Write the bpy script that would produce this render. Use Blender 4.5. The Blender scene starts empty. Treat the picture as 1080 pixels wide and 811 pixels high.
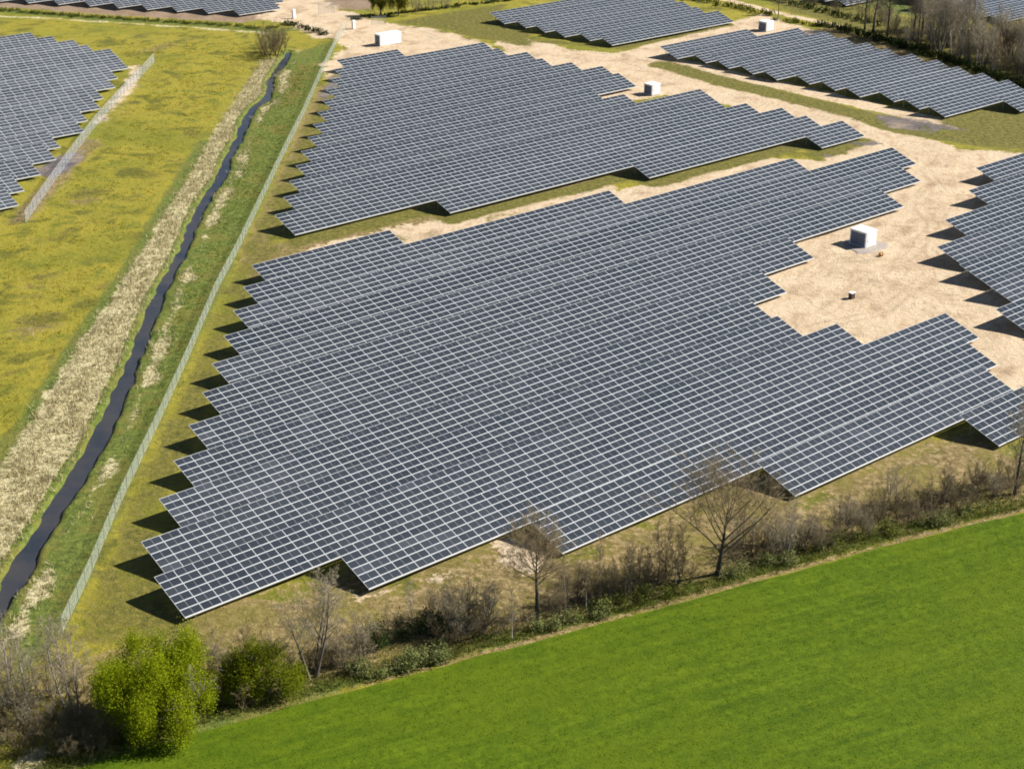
import bpy, math, random
import numpy as np
from mathutils import Vector, Matrix

S = bpy.context.scene
COL = S.collection
PI = math.pi

# ------------------------------------------------------------------ camera
PW, PH = 1080.0, 811.0                 # reference frame the site survey was read in
F, PITCH, CAMH = 1706.0, 0.424, 89.87
YAW, PITCHROW, TILT, MOD = 0.695, 7.443, 0.31, 2.219
cam_d = bpy.data.cameras.new("camera")
cam = bpy.data.objects.new("camera", cam_d)
COL.objects.link(cam)
cam.location = (0, 0, CAMH)
cam.rotation_euler = (PI / 2 - PITCH, 0, 0)
cam_d.sensor_width = 36.0
cam_d.lens = F / PW * 36.0
cam_d.clip_start = 1.0
cam_d.clip_end = 12000.0
S.camera = cam

# ------------------------------------------------------------------ light
SUN_EL, SUN_AZ = math.radians(39.0), math.radians(10.0)      # azimuth measured from +X towards +Y
w = bpy.data.worlds.new("World")
S.world = w
w.use_nodes = True
wn = w.node_tree
wn.nodes.clear()
sky = wn.nodes.new("ShaderNodeTexSky")
sky.sky_type = 'NISHITA'
sky.sun_disc = False
sky.sun_elevation = SUN_EL
sky.sun_rotation = PI / 2 - SUN_AZ
sky.air_density, sky.dust_density, sky.ozone_density = .65, .3, 1.0
bg = wn.nodes.new("ShaderNodeBackground")
bg.inputs[1].default_value = 0.05
out = wn.nodes.new("ShaderNodeOutputWorld")
wn.links.new(sky.outputs[0], bg.inputs[0])
wn.links.new(bg.outputs[0], out.inputs[0])
sd = bpy.data.lights.new("sun", 'SUN')
sd.energy = 5.0
sd.angle = math.radians(0.5)
sd.color = (1.0, 0.955, 0.89)
sun = bpy.data.objects.new("sun", sd)
COL.objects.link(sun)
sdir = Vector((math.cos(SUN_EL) * math.cos(SUN_AZ), math.cos(SUN_EL) * math.sin(SUN_AZ), math.sin(SUN_EL)))
sun.rotation_euler = sdir.to_track_quat('Z', 'Y').to_euler()
sun.location = sdir * 300
S.view_settings.view_transform = 'Standard'
S.view_settings.look = 'None'
S.view_settings.gamma = 1.0
S.cycles.filter_width = 1.8
S.view_settings.exposure = 0.92

# ------------------------------------------------------------------ helpers
def at(px, py, z=0.0):
    """survey point -> ground position (metres)"""
    X = (px - PW / 2) / F
    Y = (PH / 2 - py) / F
    d = (X, math.cos(PITCH) + Y * math.sin(PITCH), -math.sin(PITCH) + Y * math.cos(PITCH))
    t = (z - CAMH) / d[2]
    return Vector((d[0] * t, d[1] * t, z))

def tag(o, label=None, cat=None, group=None, kind=None):
    if label: o["label"] = label
    if cat: o["category"] = cat
    if group: o["group"] = group
    if kind: o["kind"] = kind
    return o

def empty(name, loc, rz=0.0):
    o = bpy.data.objects.new(name, None)
    o.location = loc
    o.rotation_euler = (0, 0, rz)
    o.empty_display_size = 0.5
    COL.objects.link(o)
    return o

def link(name, me, parent=None, loc=(0, 0, 0), rot=(0, 0, 0)):
    o = bpy.data.objects.new(name, me)
    COL.objects.link(o)
    o.parent = parent
    o.location = loc
    o.rotation_euler = rot
    return o

class MB:
    """mesh collector"""
    def __init__(self):
        self.v, self.f, self.m = [], [], []
    def quad(self, a, b, c, d, m=0):
        n = len(self.v)
        self.v += [a, b, c, d]
        self.f.append((n, n + 1, n + 2, n + 3)); self.m.append(m)
    def tri(self, a, b, c, m=0):
        n = len(self.v)
        self.v += [a, b, c]
        self.f.append((n, n + 1, n + 2)); self.m.append(m)
    def box(self, x0, y0, z0, x1, y1, z1, m=0, bevel=0.0):
        if bevel <= 0:
            n = len(self.v)
            self.v += [(x0, y0, z0), (x1, y0, z0), (x1, y1, z0), (x0, y1, z0), (x0, y0, z1), (x1, y0, z1), (x1, y1, z1), (x0, y1, z1)]
            for q in ((0, 3, 2, 1), (4, 5, 6, 7), (0, 1, 5, 4), (1, 2, 6, 5), (2, 3, 7, 6), (3, 0, 4, 7)):
                self.f.append(tuple(n + i for i in q)); self.m.append(m)
            return
        b = bevel
        ring = [(x0 + b, y0), (x1 - b, y0), (x1, y0 + b), (x1, y1 - b), (x1 - b, y1), (x0 + b, y1), (x0, y1 - b), (x0, y0 + b)]
        cx, cy = (x0 + x1) / 2, (y0 + y1) / 2
        def inset(p):
            return (p[0] + (b if p[0] < cx else -b) * .7, p[1] + (b if p[1] < cy else -b) * .7)
        n = len(self.v)
        for p in ring: self.v.append((p[0], p[1], z0))
        for p in ring: self.v.append((p[0], p[1], z1 - b))
        for p in ring: self.v.append((*inset(p), z1))
        for k in range(2):
            for i in range(8):
                j = (i + 1) % 8
                self.f.append((n + 8 * k + i, n + 8 * k + j, n + 8 * k + 8 + j, n + 8 * k + 8 + i)); self.m.append(m)
        self.f.append(tuple(n + 16 + i for i in range(8))); self.m.append(m)
        self.f.append(tuple(n + 7 - i for i in range(8))); self.m.append(m)
    def tube(self, pts, rad, k=5, m=0):
        n0 = len(self.v)
        P = [Vector(p) for p in pts]
        a = None
        for i, p in enumerate(P):
            d = (P[min(i + 1, len(P) - 1)] - P[max(i - 1, 0)])
            if d.length < 1e-6: d = Vector((0, 0, 1))
            d.normalize()
            if a is None:
                a = d.orthogonal().normalized()
            else:
                a = (a - d * a.dot(d))
                if a.length < 1e-4: a = d.orthogonal()
                a.normalize()
            b = d.cross(a)
            for j in range(k):
                t = 2 * PI * j / k
                q = p + (a * math.cos(t) + b * math.sin(t)) * rad[i]
                self.v.append((q.x, q.y, q.z))
        for i in range(len(P) - 1):
            for j in range(k):
                jj = (j + 1) % k
                self.f.append((n0 + i * k + j, n0 + i * k + jj, n0 + (i + 1) * k + jj, n0 + (i + 1) * k + j)); self.m.append(m)
        e = n0 + (len(P) - 1) * k
        self.f.append(tuple(e + j for j in range(k))); self.m.append(m)
    def mesh(self, name, mats, smooth=False):
        me = bpy.data.meshes.new(name)
        me.from_pydata(self.v, [], self.f)
        for mt in mats: me.materials.append(mt)
        if len(mats) > 1:
            me.polygons.foreach_set("material_index", self.m)
        if smooth:
            me.polygons.foreach_set("use_smooth", [True] * len(self.f))
        me.update()
        return me
    def build(self, name, mats, parent=None, loc=(0, 0, 0), rot=(0, 0, 0), smooth=False):
        if not isinstance(mats, (list, tuple)): mats = [mats]
        return link(name, self.mesh(name, mats, smooth), parent, loc, rot)

def np_mesh(name, verts, faces, mats, nper):
    """fast mesh from numpy arrays; faces (n, nper)"""
    me = bpy.data.meshes.new(name)
    nv, nf = len(verts), len(faces)
    me.vertices.add(nv)
    me.vertices.foreach_set("co", np.ascontiguousarray(verts, dtype=np.float32).ravel())
    me.loops.add(nf * nper)
    me.loops.foreach_set("vertex_index", np.ascontiguousarray(faces, dtype=np.int32).ravel())
    me.polygons.add(nf)
    me.polygons.foreach_set("loop_start", np.arange(0, nf * nper, nper, dtype=np.int32))
    me.polygons.foreach_set("loop_total", np.full(nf, nper, dtype=np.int32))
    for mt in mats: me.materials.append(mt)
    me.update(calc_edges=True)
    return me

# ------------------------------------------------------------------ node helpers
def newmat(name):
    m = bpy.data.materials.new(name)
    m.use_nodes = True
    nt = m.node_tree
    nt.nodes.clear()
    o = nt.nodes.new("ShaderNodeOutputMaterial")
    p = nt.nodes.new("ShaderNodeBsdfPrincipled")
    nt.links.new(p.outputs[0], o.inputs[0])
    return m, nt, p, o

class NT:
    def __init__(self, nt): self.nt = nt
    def n(self, t, **kw):
        x = self.nt.nodes.new(t)
        for k, v in kw.items(): setattr(x, k, v)
        return x
    def put(self, sock, v):
        if v is None: return
        if hasattr(v, "is_output") or isinstance(v, bpy.types.NodeSocket): self.nt.links.new(v, sock)
        else:
            if sock.type == 'RGBA' and len(v) == 3: v = (*v, 1)
            sock.default_value = v
    def noise(self, scale, vec=None, detail=4, rough=.55, dist=0.0, dim='3D'):
        x = self.n("ShaderNodeTexNoise", noise_dimensions=dim)
        self.put(x.inputs["Vector"], vec)
        x.inputs["Scale"].default_value = scale
        x.inputs["Detail"].default_value = detail
        x.inputs["Roughness"].default_value = rough
        x.inputs["Distortion"].default_value = dist
        return x.outputs["Fac"]
    def ramp(self, fac, stops, interp='LINEAR'):
        x = self.n("ShaderNodeValToRGB")
        x.color_ramp.interpolation = interp
        e = x.color_ramp.elements
        while len(e) < len(stops): e.new(.5)
        for q, (p, c) in zip(e, stops):
            q.position = p
            q.color = (*c, 1) if len(c) == 3 else c
        self.put(x.inputs[0], fac)
        return x.outputs[0]
    def smooth(self, v, a, b, lo=0.0, hi=1.0):
        x = self.n("ShaderNodeMapRange", interpolation_type='SMOOTHSTEP')
        self.put(x.inputs[0], v)
        for i, q in enumerate((a, b, lo, hi)): x.inputs[i + 1].default_value = q
        return x.outputs[0]
    def math(self, op, a, b=None, c=None):
        x = self.n("ShaderNodeMath", operation=op)
        self.put(x.inputs[0], a)
        if b is not None: self.put(x.inputs[1], b)
        if c is not None: self.put(x.inputs[2], c)
        return x.outputs[0]
    def mix(self, fac, a, b, mode='MIX'):
        x = self.n("ShaderNodeMix", data_type='RGBA', blend_type=mode)
        self.put(x.inputs[0], fac); self.put(x.inputs[6], a); self.put(x.inputs[7], b)
        return x.outputs[2]
    def map(self, vec, scale=(1, 1, 1), rot=(0, 0, 0)):
        x = self.n("ShaderNodeMapping")
        self.put(x.inputs[0], vec)
        x.inputs["Scale"].default_value = scale
        x.inputs["Rotation"].default_value = rot
        return x.outputs[0]
    def bump(self, h, strength=.5, dist=.1):
        x = self.n("ShaderNodeBump")
        x.inputs["Strength"].default_value = strength
        x.inputs["Distance"].default_value = dist
        self.put(x.inputs["Height"], h)
        return x.outputs[0]

def simple(name, col, rough=.6, metal=0.0, var=0.0, scale=3.0, spec=.5):
    m, nt, p, o = newmat(name)
    N = NT(nt)
    p.inputs["Roughness"].default_value = rough
    p.inputs["Metallic"].default_value = metal
    p.inputs["Specular IOR Level"].default_value = spec
    if var:
        tc = N.n("ShaderNodeTexCoord")
        f = N.noise(scale, tc.outputs["Object"])
        c = N.ramp(f, [(.3, tuple(x * (1 - var) for x in col)), (.7, tuple(min(1, x * (1 + var)) for x in col))])
        N.put(p.inputs["Base Color"], c)
    else:
        p.inputs["Base Color"].default_value = (*col, 1)
    return m

# ------------------------------------------------------------------ materials
def ground_material():
    m, nt, p, o = newmat("ground_soil_and_grass")
    N = NT(nt)
    geo = N.n("ShaderNodeNewGeometry")
    P = geo.outputs["Position"]
    a1 = N.n("ShaderNodeAttribute", attribute_name="mask_a")
    a2 = N.n("ShaderNodeAttribute", attribute_name="mask_b")
    s1 = N.n("ShaderNodeSeparateColor"); nt.links.new(a1.outputs["Color"], s1.inputs[0])
    s2 = N.n("ShaderNodeSeparateColor"); nt.links.new(a2.outputs["Color"], s2.inputs[0])
    big = N.noise(.035, P, 5, .6)
    mid = N.noise(.16, P, 6, .65, .4)
    fine = N.noise(1.1, P, 6, .7)
    grain = N.noise(5.0, P, 4, .7)
    streak = N.noise(1.0, N.map(N.map(P, (1, 1, 1), (0, 0, -1.15)), (.10, .40, 1)), 5, .65)
    brk = N.math('ADD', N.math('MULTIPLY', mid, .6), N.math('MULTIPLY', fine, .4))
    def masked(sock, lo=.36, hi=.64, amp=1.0):
        # the mask edge is broken up by noise, nothing appears where the mask is empty
        v = N.math('ADD', sock, N.math('MULTIPLY', N.math('SUBTRACT', brk, .5), amp * 2.6))
        return N.math('MULTIPLY', N.smooth(v, lo, hi), N.smooth(sock, .02, .22))
    # meadow: yellow-green mossy pasture with brown and green blotches
    mead = N.ramp(mid, [(.38, (.105, .108, .010)), (.45, (.205, .185, .014)), (.52, (.290, .245, .022)), (.58, (.235, .212, .018)), (.66, (.140, .155, .013))])
    mead = N.mix(N.smooth(big, .48, .62, 0, .7), mead, (.165, .175, .012))
    mead = N.mix(N.math('MULTIPLY', N.smooth(N.noise(.075, P, 5, .65, .8), .56, .70), .6), mead, (.115, .092, .020))
    mead = N.mix(N.smooth(fine, .44, .66, 0, .35), mead, (.190, .155, .020))
    # lush green
    lush = N.ramp(fine, [(.36, (.055, .082, .010)), (.5, (.100, .132, .016)), (.64, (.155, .175, .032))])
    lush = N.mix(N.math('MULTIPLY', N.smooth(mid, .47, .58), .8), lush, (.150, .145, .024))
    # dry dead grass / tan
    dry = N.ramp(fine, [(.36, (.115, .082, .028)), (.5, (.205, .150, .055)), (.64, (.32, .24, .115))])
    dry = N.mix(N.smooth(mid, .48, .60, 0, .7), dry, (.165, .140, .024))
    # sand
    sandn = N.math('ADD', N.math('MULTIPLY', mid, .72), N.math('MULTIPLY', streak, .28))
    sand = N.ramp(sandn, [(.36, (.33, .230, .140)), (.44, (.46, .340, .215)), (.52, (.56, .435, .285)), (.62, (.63, .510, .355))])
    sand = N.mix(N.smooth(mid, .50, .64, 0, .4), sand, (.40, .29, .18))
    # straw reeds
    straw = N.ramp(fine, [(.36, (.16, .14, .045)), (.46, (.36, .31, .15)), (.56, (.54, .48, .29)), (.68, (.25, .23, .07))])
    # wet mud
    mud = N.ramp(mid, [(.38, (.085, .070, .070)), (.5, (.150, .125, .118)), (.62, (.25, .195, .14))])
    # moss / olive strips
    moss = N.ramp(fine, [(.36, (.070, .072, .010)), (.5, (.125, .115, .016)), (.64, (.190, .155, .032))])
    # bare brown soil
    soil = N.ramp(mid, [(.3, (.19, .13, .075)), (.55, (.26, .185, .12)), (.75, (.33, .245, .17))])
    c = mead
    c = N.mix(masked(s1.outputs[1]), c, lush)
    c = N.mix(masked(s1.outputs[2]), c, dry)
    c = N.mix(masked(s2.outputs[2]), c, soil)
    fs = masked(s1.outputs[0], .40, .58, .9)
    c = N.mix(fs, c, sand)
    c = N.mix(masked(s2.outputs[1]), c, moss)
    c = N.mix(masked(a1.outputs["Alpha"], .38, .60, .8), c, straw)
    # wheel tracks: churned darker ruts in the sand
    tr = N.math('MULTIPLY', masked(a2.outputs["Alpha"], .30, .75, .75), .6)
    c = N.mix(tr, c, (.31, .215, .125))
    fm = masked(s2.outputs[0], .40, .60, 1.0)
    c = N.mix(fm, c, mud)
    c = N.mix(.45, c, N.ramp(N.math('ADD', N.math('MULTIPLY', grain, .5), N.math('MULTIPLY', fine, .5)), [(.36, (.55, .55, .55)), (.64, (1.4, 1.4, 1.4))]), 'MULTIPLY')
    N.put(p.inputs["Base Color"], c)
    rg = N.smooth(N.math('MULTIPLY', fm, N.smooth(N.noise(.25, P, 3), .42, .52)), .2, .8, .9, .12)
    N.put(p.inputs["Roughness"], rg)
    p.inputs["Specular IOR Level"].default_value = .3
    h = N.math('ADD', N.math('MULTIPLY', fine, .7), N.math('MULTIPLY', grain, .3))
    bmp = N.bump(h, .9, .55)
    N.put(p.inputs["Normal"], bmp)
    return m

def crop_material():
    m, nt, p, o = newmat("young_crop_green")
    N = NT(nt)
    P = N.n("ShaderNodeNewGeometry").outputs["Position"]
    big = N.noise(.05, P, 4, .6)
    fine = N.noise(.9, N.map(P, (1, 1, 1)), 6, .7)
    e0, e1 = at(200, 777), at(1000, 561)
    rows = N.noise(1.0, N.map(N.map(P, (1, 1, 1), (0, 0, -math.atan2(e1.y - e0.y, e1.x - e0.x))), (.08, .8, 1)), 5, .7)
    f = N.math('ADD', N.math('MULTIPLY', fine, .5), N.math('MULTIPLY', rows, .5))
    c = N.ramp(f, [(.38, (.040, .076, .003)), (.5, (.067, .107, .0035)), (.62, (.099, .144, .006))])
    c = N.mix(N.smooth(big, .42, .60, 0, .5), c, (.088, .122, .004))
    c = N.mix(N.smooth(N.noise(.35, P, 4, .65), .50, .64, 0, .4), c, (.050, .088, .003))
    N.put(p.inputs["Base Color"], c)
    p.inputs["Roughness"].default_value = .8
    p.inputs["Specular IOR Level"].default_value = .1
    N.put(p.inputs["Normal"], N.bump(f, .6, .25))
    return m

def blade_material(name, c0, c1, scale=.6, trans=.35):
    m, nt, p, o = newmat(name)
    N = NT(nt)
    P = N.n("ShaderNodeNewGeometry").outputs["Position"]
    f = N.noise(scale, P, 5, .7)
    f2 = N.noise(scale * 9, P, 2, .6)
    c = N.ramp(N.math('ADD', N.math('MULTIPLY', f, .6), N.math('MULTIPLY', f2, .4)), [(.32, c0), (.68, c1)])
    N.put(p.inputs["Base Color"], c)
    p.inputs["Roughness"].default_value = .75
    p.inputs["Specular IOR Level"].default_value = .08
    t = N.n("ShaderNodeBsdfTranslucent")
    N.put(t.inputs[0], c)
    mx = N.n("ShaderNodeMixShader")
    mx.inputs[0].default_value = trans
    nt.links.new(p.outputs[0], mx.inputs[1]); nt.links.new(t.outputs[0], mx.inputs[2])
    nt.links.new(mx.outputs[0], o.inputs[0])
    return m

def water_material():
    m, nt, p, o = newmat("stream_water")
    N = NT(nt)
    P = N.n("ShaderNodeNewGeometry").outputs["Position"]
    f = N.noise(.12, P, 4, .6)
    N.put(p.inputs["Base Color"], N.ramp(f, [(.35, (.026, .032, .042)), (.7, (.058, .054, .052))]))
    p.inputs["Roughness"].default_value = .07
    p.inputs["IOR"].default_value = 1.33
    p.inputs["Specular IOR Level"].default_value = .5
    N.put(p.inputs["Normal"], N.bump(N.noise(2.2, P, 3), .12, .05))
    return m

def cell_material():
    m, nt, p, o = newmat("solar_cell_glass")
    N = NT(nt)
    at_ = N.n("ShaderNodeAttribute", attribute_name="tone")
    tc = N.n("ShaderNodeTexCoord")
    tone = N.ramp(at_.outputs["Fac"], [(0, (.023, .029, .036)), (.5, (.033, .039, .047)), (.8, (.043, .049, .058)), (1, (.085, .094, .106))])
    P = N.n("ShaderNodeNewGeometry").outputs["Position"]
    dust = N.noise(.05, P, 4, .6)
    c = N.mix(N.smooth(dust, .4, .7, 0, .25), tone, (.052, .057, .064))
    N.put(p.inputs["Base Color"], c)
    p.inputs["Roughness"].default_value = .18
    p.inputs["IOR"].default_value = 1.5
    return m

def fence_material(name, col, cover):
    m, nt, p, o = newmat(name)
    N = NT(nt)
    uv = N.n("ShaderNodeUVMap")
    p.inputs["Base Color"].default_value = (*col, 1)
    p.inputs["Roughness"].default_value = .5
    sx = N.n("ShaderNodeSeparateXYZ"); nt.links.new(uv.outputs[0], sx.inputs[0])
    def wires(sock, step, frac):
        return N.math('LESS_THAN', N.math('FRACT', N.math('DIVIDE', sock, step)), frac)
    g = N.math('MAXIMUM', wires(sx.outputs[0], .06, cover), wires(sx.outputs[1], .20, cover * .6))
    t = N.n("ShaderNodeBsdfTransparent")
    mx = N.n("ShaderNodeMixShader")
    N.put(mx.inputs[0], g)
    nt.links.new(t.outputs[0], mx.inputs[1]); nt.links.new(p.outputs[0], mx.inputs[2])
    nt.links.new(mx.outputs[0], o.inputs[0])
    return m

def bark_material(name, c0, c1):
    m, nt, p, o = newmat(name)
    N = NT(nt)
    tc = N.n("ShaderNodeTexCoord")
    f = N.noise(2.5, N.map(tc.outputs["Object"], (1, 1, .3)), 5, .7)
    N.put(p.inputs["Base Color"], N.ramp(f, [(.3, c0), (.7, c1)]))
    p.inputs["Roughness"].default_value = .85
    return m

M = dict(
    ground=ground_material(), crop=crop_material(), water=water_material(), cell=cell_material(),
    alu=simple("aluminium_frame", (.47, .49, .50), .42, .0, .06, 1.0),
    back=simple("white_backsheet", (.33, .35, .37), .3, 0, .05, 1.0),
    rail=simple("bright_front_rail", (.72, .72, .68), .45, 0, .05, 1.0),
    steel=simple("galvanised_steel", (.36, .38, .39), .5, .5, .12, 4.0),
    white=simple("white_painted_concrete", (.80, .80, .78), .55, 0, .05, 1.2),
    roofw=simple("white_roof_sheet", (.76, .76, .74), .5, 0, .06, 1.5),
    doorshade=simple("shade_darkened_door", (.09, .125, .19), .5, 0, .06, 2.0),
    louver=simple("louvre_grey", (.16, .20, .27), .5, 0, .05, 8.0),
    plinth=simple("concrete_plinth", (.33, .31, .28), .85, 0, .18, 3.0),
    gravel=simple("grey_gravel", (.30, .26, .22), .95, 0, .35, 7.0),
    darkbox=simple("dark_brown_cabinet", (.045, .03, .028), .6, 0, .2, 4.0),
    orange=simple("orange_plastic", (.66, .36, .14), .5, 0, .12, 4.0),
    fmesh=fence_material("green_grey_wire_mesh", (.56, .64, .57), .155),
    fmesh2=fence_material("pale_grey_wire_mesh", (.48, .51, .55), .17),
    bark=bark_material("brown_grey_bark", (.085, .070, .052), (.165, .140, .110)),
    barkd=bark_material("dark_bark", (.040, .033, .026), (.085, .070, .055)),
    birch=bark_material("pale_bark", (.24, .22, .19), (.46, .43, .38)),
    twig=bark_material("brown_twigs", (.130, .096, .045), (.225, .172, .092)),
    twigg=bark_material("grey_twigs", (.175, .145, .088), (.275, .236, .155)),
    twigd=bark_material("dark_thicket_twigs", (.085, .062, .024), (.170, .132, .060)),
    willow=blade_material("willow_spring_leaves", (.140, .185, .004), (.325, .370, .010), .5, .4),
    olive=blade_material("olive_spring_leaves", (.070, .082, .010), (.170, .165, .022), .5, .3),
    dgreen=blade_material("dark_evergreen_leaves", (.018, .032, .008), (.055, .080, .018), .5, .2),
    bramble=blade_material("bramble_leaves", (.090, .120, .020), (.260, .270, .110), .7, .3),
    straw=blade_material("pale_straw_reeds", (.20, .18, .06), (.66, .57, .36), .8, .25),
    grassb=blade_material("crop_blades", (.061, .102, .003), (.112, .156, .006), .9, .45),
    tussock=blade_material("pasture_blades", (.165, .155, .010), (.320, .272, .022), .12, .35),
    wdull=blade_material("dull_willow_leaves", (.095, .125, .005), (.270, .295, .012), .25, .35),
    verge=blade_material("verge_blades", (.085, .115, .014), (.200, .215, .050), .5, .35),
)

# ------------------------------------------------------------------ ground survey lines (ground points)
def poly(pts): return np.array([tuple(at(*q)[:2]) for q in pts])

STREAM = [(-55, 700, 2.1), (-2, 640, 1.35), (14, 610, 1.3), (34, 575, 1.3), (56, 540, 1.3), (72, 514, 1.25), (90, 486, 1.25), (108, 454, 1.25), (125, 416, 1.2), (142, 376, 1.2),
          (156, 338, 1.15), (170, 305, 1.1), (181, 284, 1.1), (194, 262, 1.1), (202, 238, 1.1), (216, 210, 1.15), (234, 185, 1.15), (240, 165, 1.1), (252, 145, 1.2),
          (259, 126, 1.2), (266, 113, 1.1), (281, 104, 1.2), (285, 92, 1.2), (284, 83, 1.15), (291, 75, 1.0), (298, 66, 1.3), (302, 60, 1.0), (304, 54, .8)]
st_pts = poly([(a, b) for a, b, _ in STREAM])
st_w = np.array([q[2] for q in STREAM])

def resample(P, Wd, step=2.0):
    d = np.r_[0, np.cumsum(np.hypot(*np.diff(P, axis=0).T))]
    n = max(2, int(d[-1] / step))
    t = np.linspace(0, d[-1], n)
    Q = np.c_[np.interp(t, d, P[:, 0]), np.interp(t, d, P[:, 1])]
    for _ in range(2):
        Q[1:-1] = (Q[:-2] + 2 * Q[1:-1] + Q[2:]) / 4
    return Q, np.interp(t, d, Wd)
st_c, st_h = resample(st_pts, st_w)
_r = np.random.default_rng(3)
st_h = st_h * np.linspace(1.02, .74, len(st_h)) * (1 + .16 * np.convolve(_r.normal(size=len(st_h)), np.ones(3) / 3, 'same'))

def dist_line(X, Y, L):
    best = np.full(X.shape, 1e9); side = np.zeros(X.shape); arc = np.zeros(X.shape)
    acc = 0.0
    for i in range(len(L) - 1):
        ax, ay = L[i]; bx, by = L[i + 1]
        dx, dy = bx - ax, by - ay
        l2 = dx * dx + dy * dy + 1e-9
        t = np.clip(((X - ax) * dx + (Y - ay) * dy) / l2, 0, 1)
        ex, ey = X - ax - t * dx, Y - ay - t * dy
        dd = np.hypot(ex, ey)
        mk = dd < best
        best[mk] = dd[mk]
        side[mk] = np.sign(dx * ey - dy * ex)[mk]
        arc[mk] = (acc + t * math.sqrt(l2))[mk]
        acc += math.sqrt(l2)
    return best, side, arc

def sd_poly(X, Y, G):
    """signed distance, positive inside"""
    inside = np.zeros(X.shape, bool)
    n = len(G)
    for i in range(n):
        ax, ay = G[i]; bx, by = G[(i + 1) % n]
        if ay == by: continue
        c = ((ay > Y) != (by > Y)) & (X < (bx - ax) * (Y - ay) / (by - ay) + ax)
        inside ^= c
    d, _, _ = dist_line(X, Y, np.vstack([G, G[:1]]))
    return np.where(inside, d, -d)

# field edge along the hedge
EDGE = poly([(-160, 905), (-20, 848), (95, 806), (190, 778), (265, 757), (330, 739), (400, 721), (470, 703), (540, 685), (620, 662), (700, 640.5), (780, 618.5), (860, 597), (960, 570.5), (1080, 541), (1250, 505)])

# ------------------------------------------------------------------ ground sheet
xs = np.concatenate([[-6000, -3000, -1500, -800, -450, -300], np.arange(-210, -80, 1.3), np.arange(-80, -2, .45), np.arange(-2, 190, .9), [192, 200, 230, 300, 450, 800, 1500, 3000, 6000]])
ys = np.concatenate([[-2000, -800, -300, -50, 40, 80], np.arange(96, 330, .8), np.arange(330, 520, 1.3), [522, 535, 560, 620, 700, 900, 1300, 2000, 3500, 8000]])
GX, GY = np.meshgrid(xs, ys)
X, Y = GX.ravel(), GY.ravel()
inner = (X > -215) & (X < 195) & (Y > 90) & (Y < 530)
xi, yi = X[inner], Y[inner]

def blend(field, wd=3.0): return np.clip(.5 + field / (2 * wd), 0, 1)
masks = {k: np.zeros(len(X)) for k in ("sand", "lush", "dry", "straw", "mud", "moss", "soil", "track")}
def add(mask, pts, wd=3.0, gain=1.0):
    v = np.zeros(len(X))
    v[inner] = blend(sd_poly(xi, yi, poly(pts)), wd) * gain
    masks[mask] = np.maximum(masks[mask], v)
def addline(mask, pts, half, wd=1.5, gain=1.0):
    v = np.zeros(len(X))
    d, _, _ = dist_line(xi, yi, poly(pts))
    v[inner] = blend(half - d, wd) * gain
    masks[mask] = np.maximum(masks[mask], v)
def sub(mask, pts, wd=3.0):
    v = np.ones(len(X))
    v[inner] = 1 - blend(sd_poly(xi, yi, poly(pts)), wd)
    masks[mask] = np.minimum(masks[mask], v)

# sand of the building site, right hand side and service lanes
add("sand", [(905, 150), (930, 135), (965, 142), (1010, 157), (1045, 160), (1120, 165), (1120, 440), (1060, 425), (1000, 440), (800, 400), (740, 330), (800, 200), (860, 172)], 2.5)
add("sand", [(640, 228), (655, 200), (720, 186), (800, 166), (870, 170), (920, 150), (960, 170), (860, 210), (700, 240)], 2.0)
add("sand", [(290, 285), (330, 258), (428, 237), (540, 214), (650, 190), (660, 215), (560, 240), (420, 275)], 2.2, .7)
addline("dry", [(290, 268), (330, 258), (428, 236), (540, 210), (650, 184), (720, 172), (840, 150)], 2.6, 2.0, .8)
add("dry", [(255, 300), (268, 262), (310, 252), (400, 240), (420, 262), (330, 280)], 2.0)
add("sand", [(285, 0), (330, -6), (355, 8), (395, 22), (425, 27), (455, 30), (500, 42), (540, 58), (560, 62), (560, 90), (350, 90), (340, 68), (365, 52), (352, 42), (335, 40), (300, 24), (270, 20)], 3.0)
add("sand", [(520, 42), (555, 40), (600, 52), (650, 57), (690, 45), (780, 22), (805, 15), (830, 25), (870, 35), (840, 50), (700, 60), (700, 70), (740, 85), (800, 100), (830, 105), (900, 122), (930, 140), (900, 150), (850, 132), (780, 112), (700, 100), (640, 110), (560, 80)], 2.5)
addline("sand", [(690, 60), (715, 66), (770, 80), (830, 92), (890, 106), (940, 117), (985, 128)], 3.2, 2.0)
add("soil", [(300, 0), (330, -4), (395, -4), (392, 11), (360, 10)], 3)
add("soil", [(-40, 5), (60, 12), (180, 20), (255, 24), (310, 16), (350, 8), (300, -10), (-40, -12)], 3)
addline("moss", [(700, 68), (735, 79), (790, 93), (850, 107), (905, 122), (960, 138), (1020, 148)], 3.6, 2.0)
add("moss", [(990, 128), (1060, 104), (1130, 108), (1130, 162), (1040, 155), (1000, 150)], 3)
add("moss", [(415, 24), (470, 14), (530, 5), (535, 26), (560, 36), (560, 50), (510, 42), (470, 32)], 3)
addline("moss", [(655, 50), (700, 40), (765, 27)], 2.2, 2.0)
addline("moss", [(560, 42), (600, 46), (640, 50)], 2.0, 2.2, .75)
addline("moss", [(312, 256), (460, 219), (478, 231), (672, 183), (690, 194), (850, 152), (868, 163), (910, 150)], 2.3, 1.6)
add("moss", [(830, 12), (880, 24), (1080, 100), (1130, 120), (1130, 75), (1000, 30), (880, 0), (800, -5)], 4)
addline("dry", [(880, 34), (960, 57), (1080, 94)], 5.0, 3.0)
addline("sand", [(700, -8), (770, 1), (830, 16), (880, 27), (905, 31), (960, 45), (1005, 58)], 1.6, 1.3, .9)
add("dry", [(925, 42), (1000, 66), (1130, 112), (1130, 15), (1060, 26), (1000, 34), (950, 18)], 3, 1.0)
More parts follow.
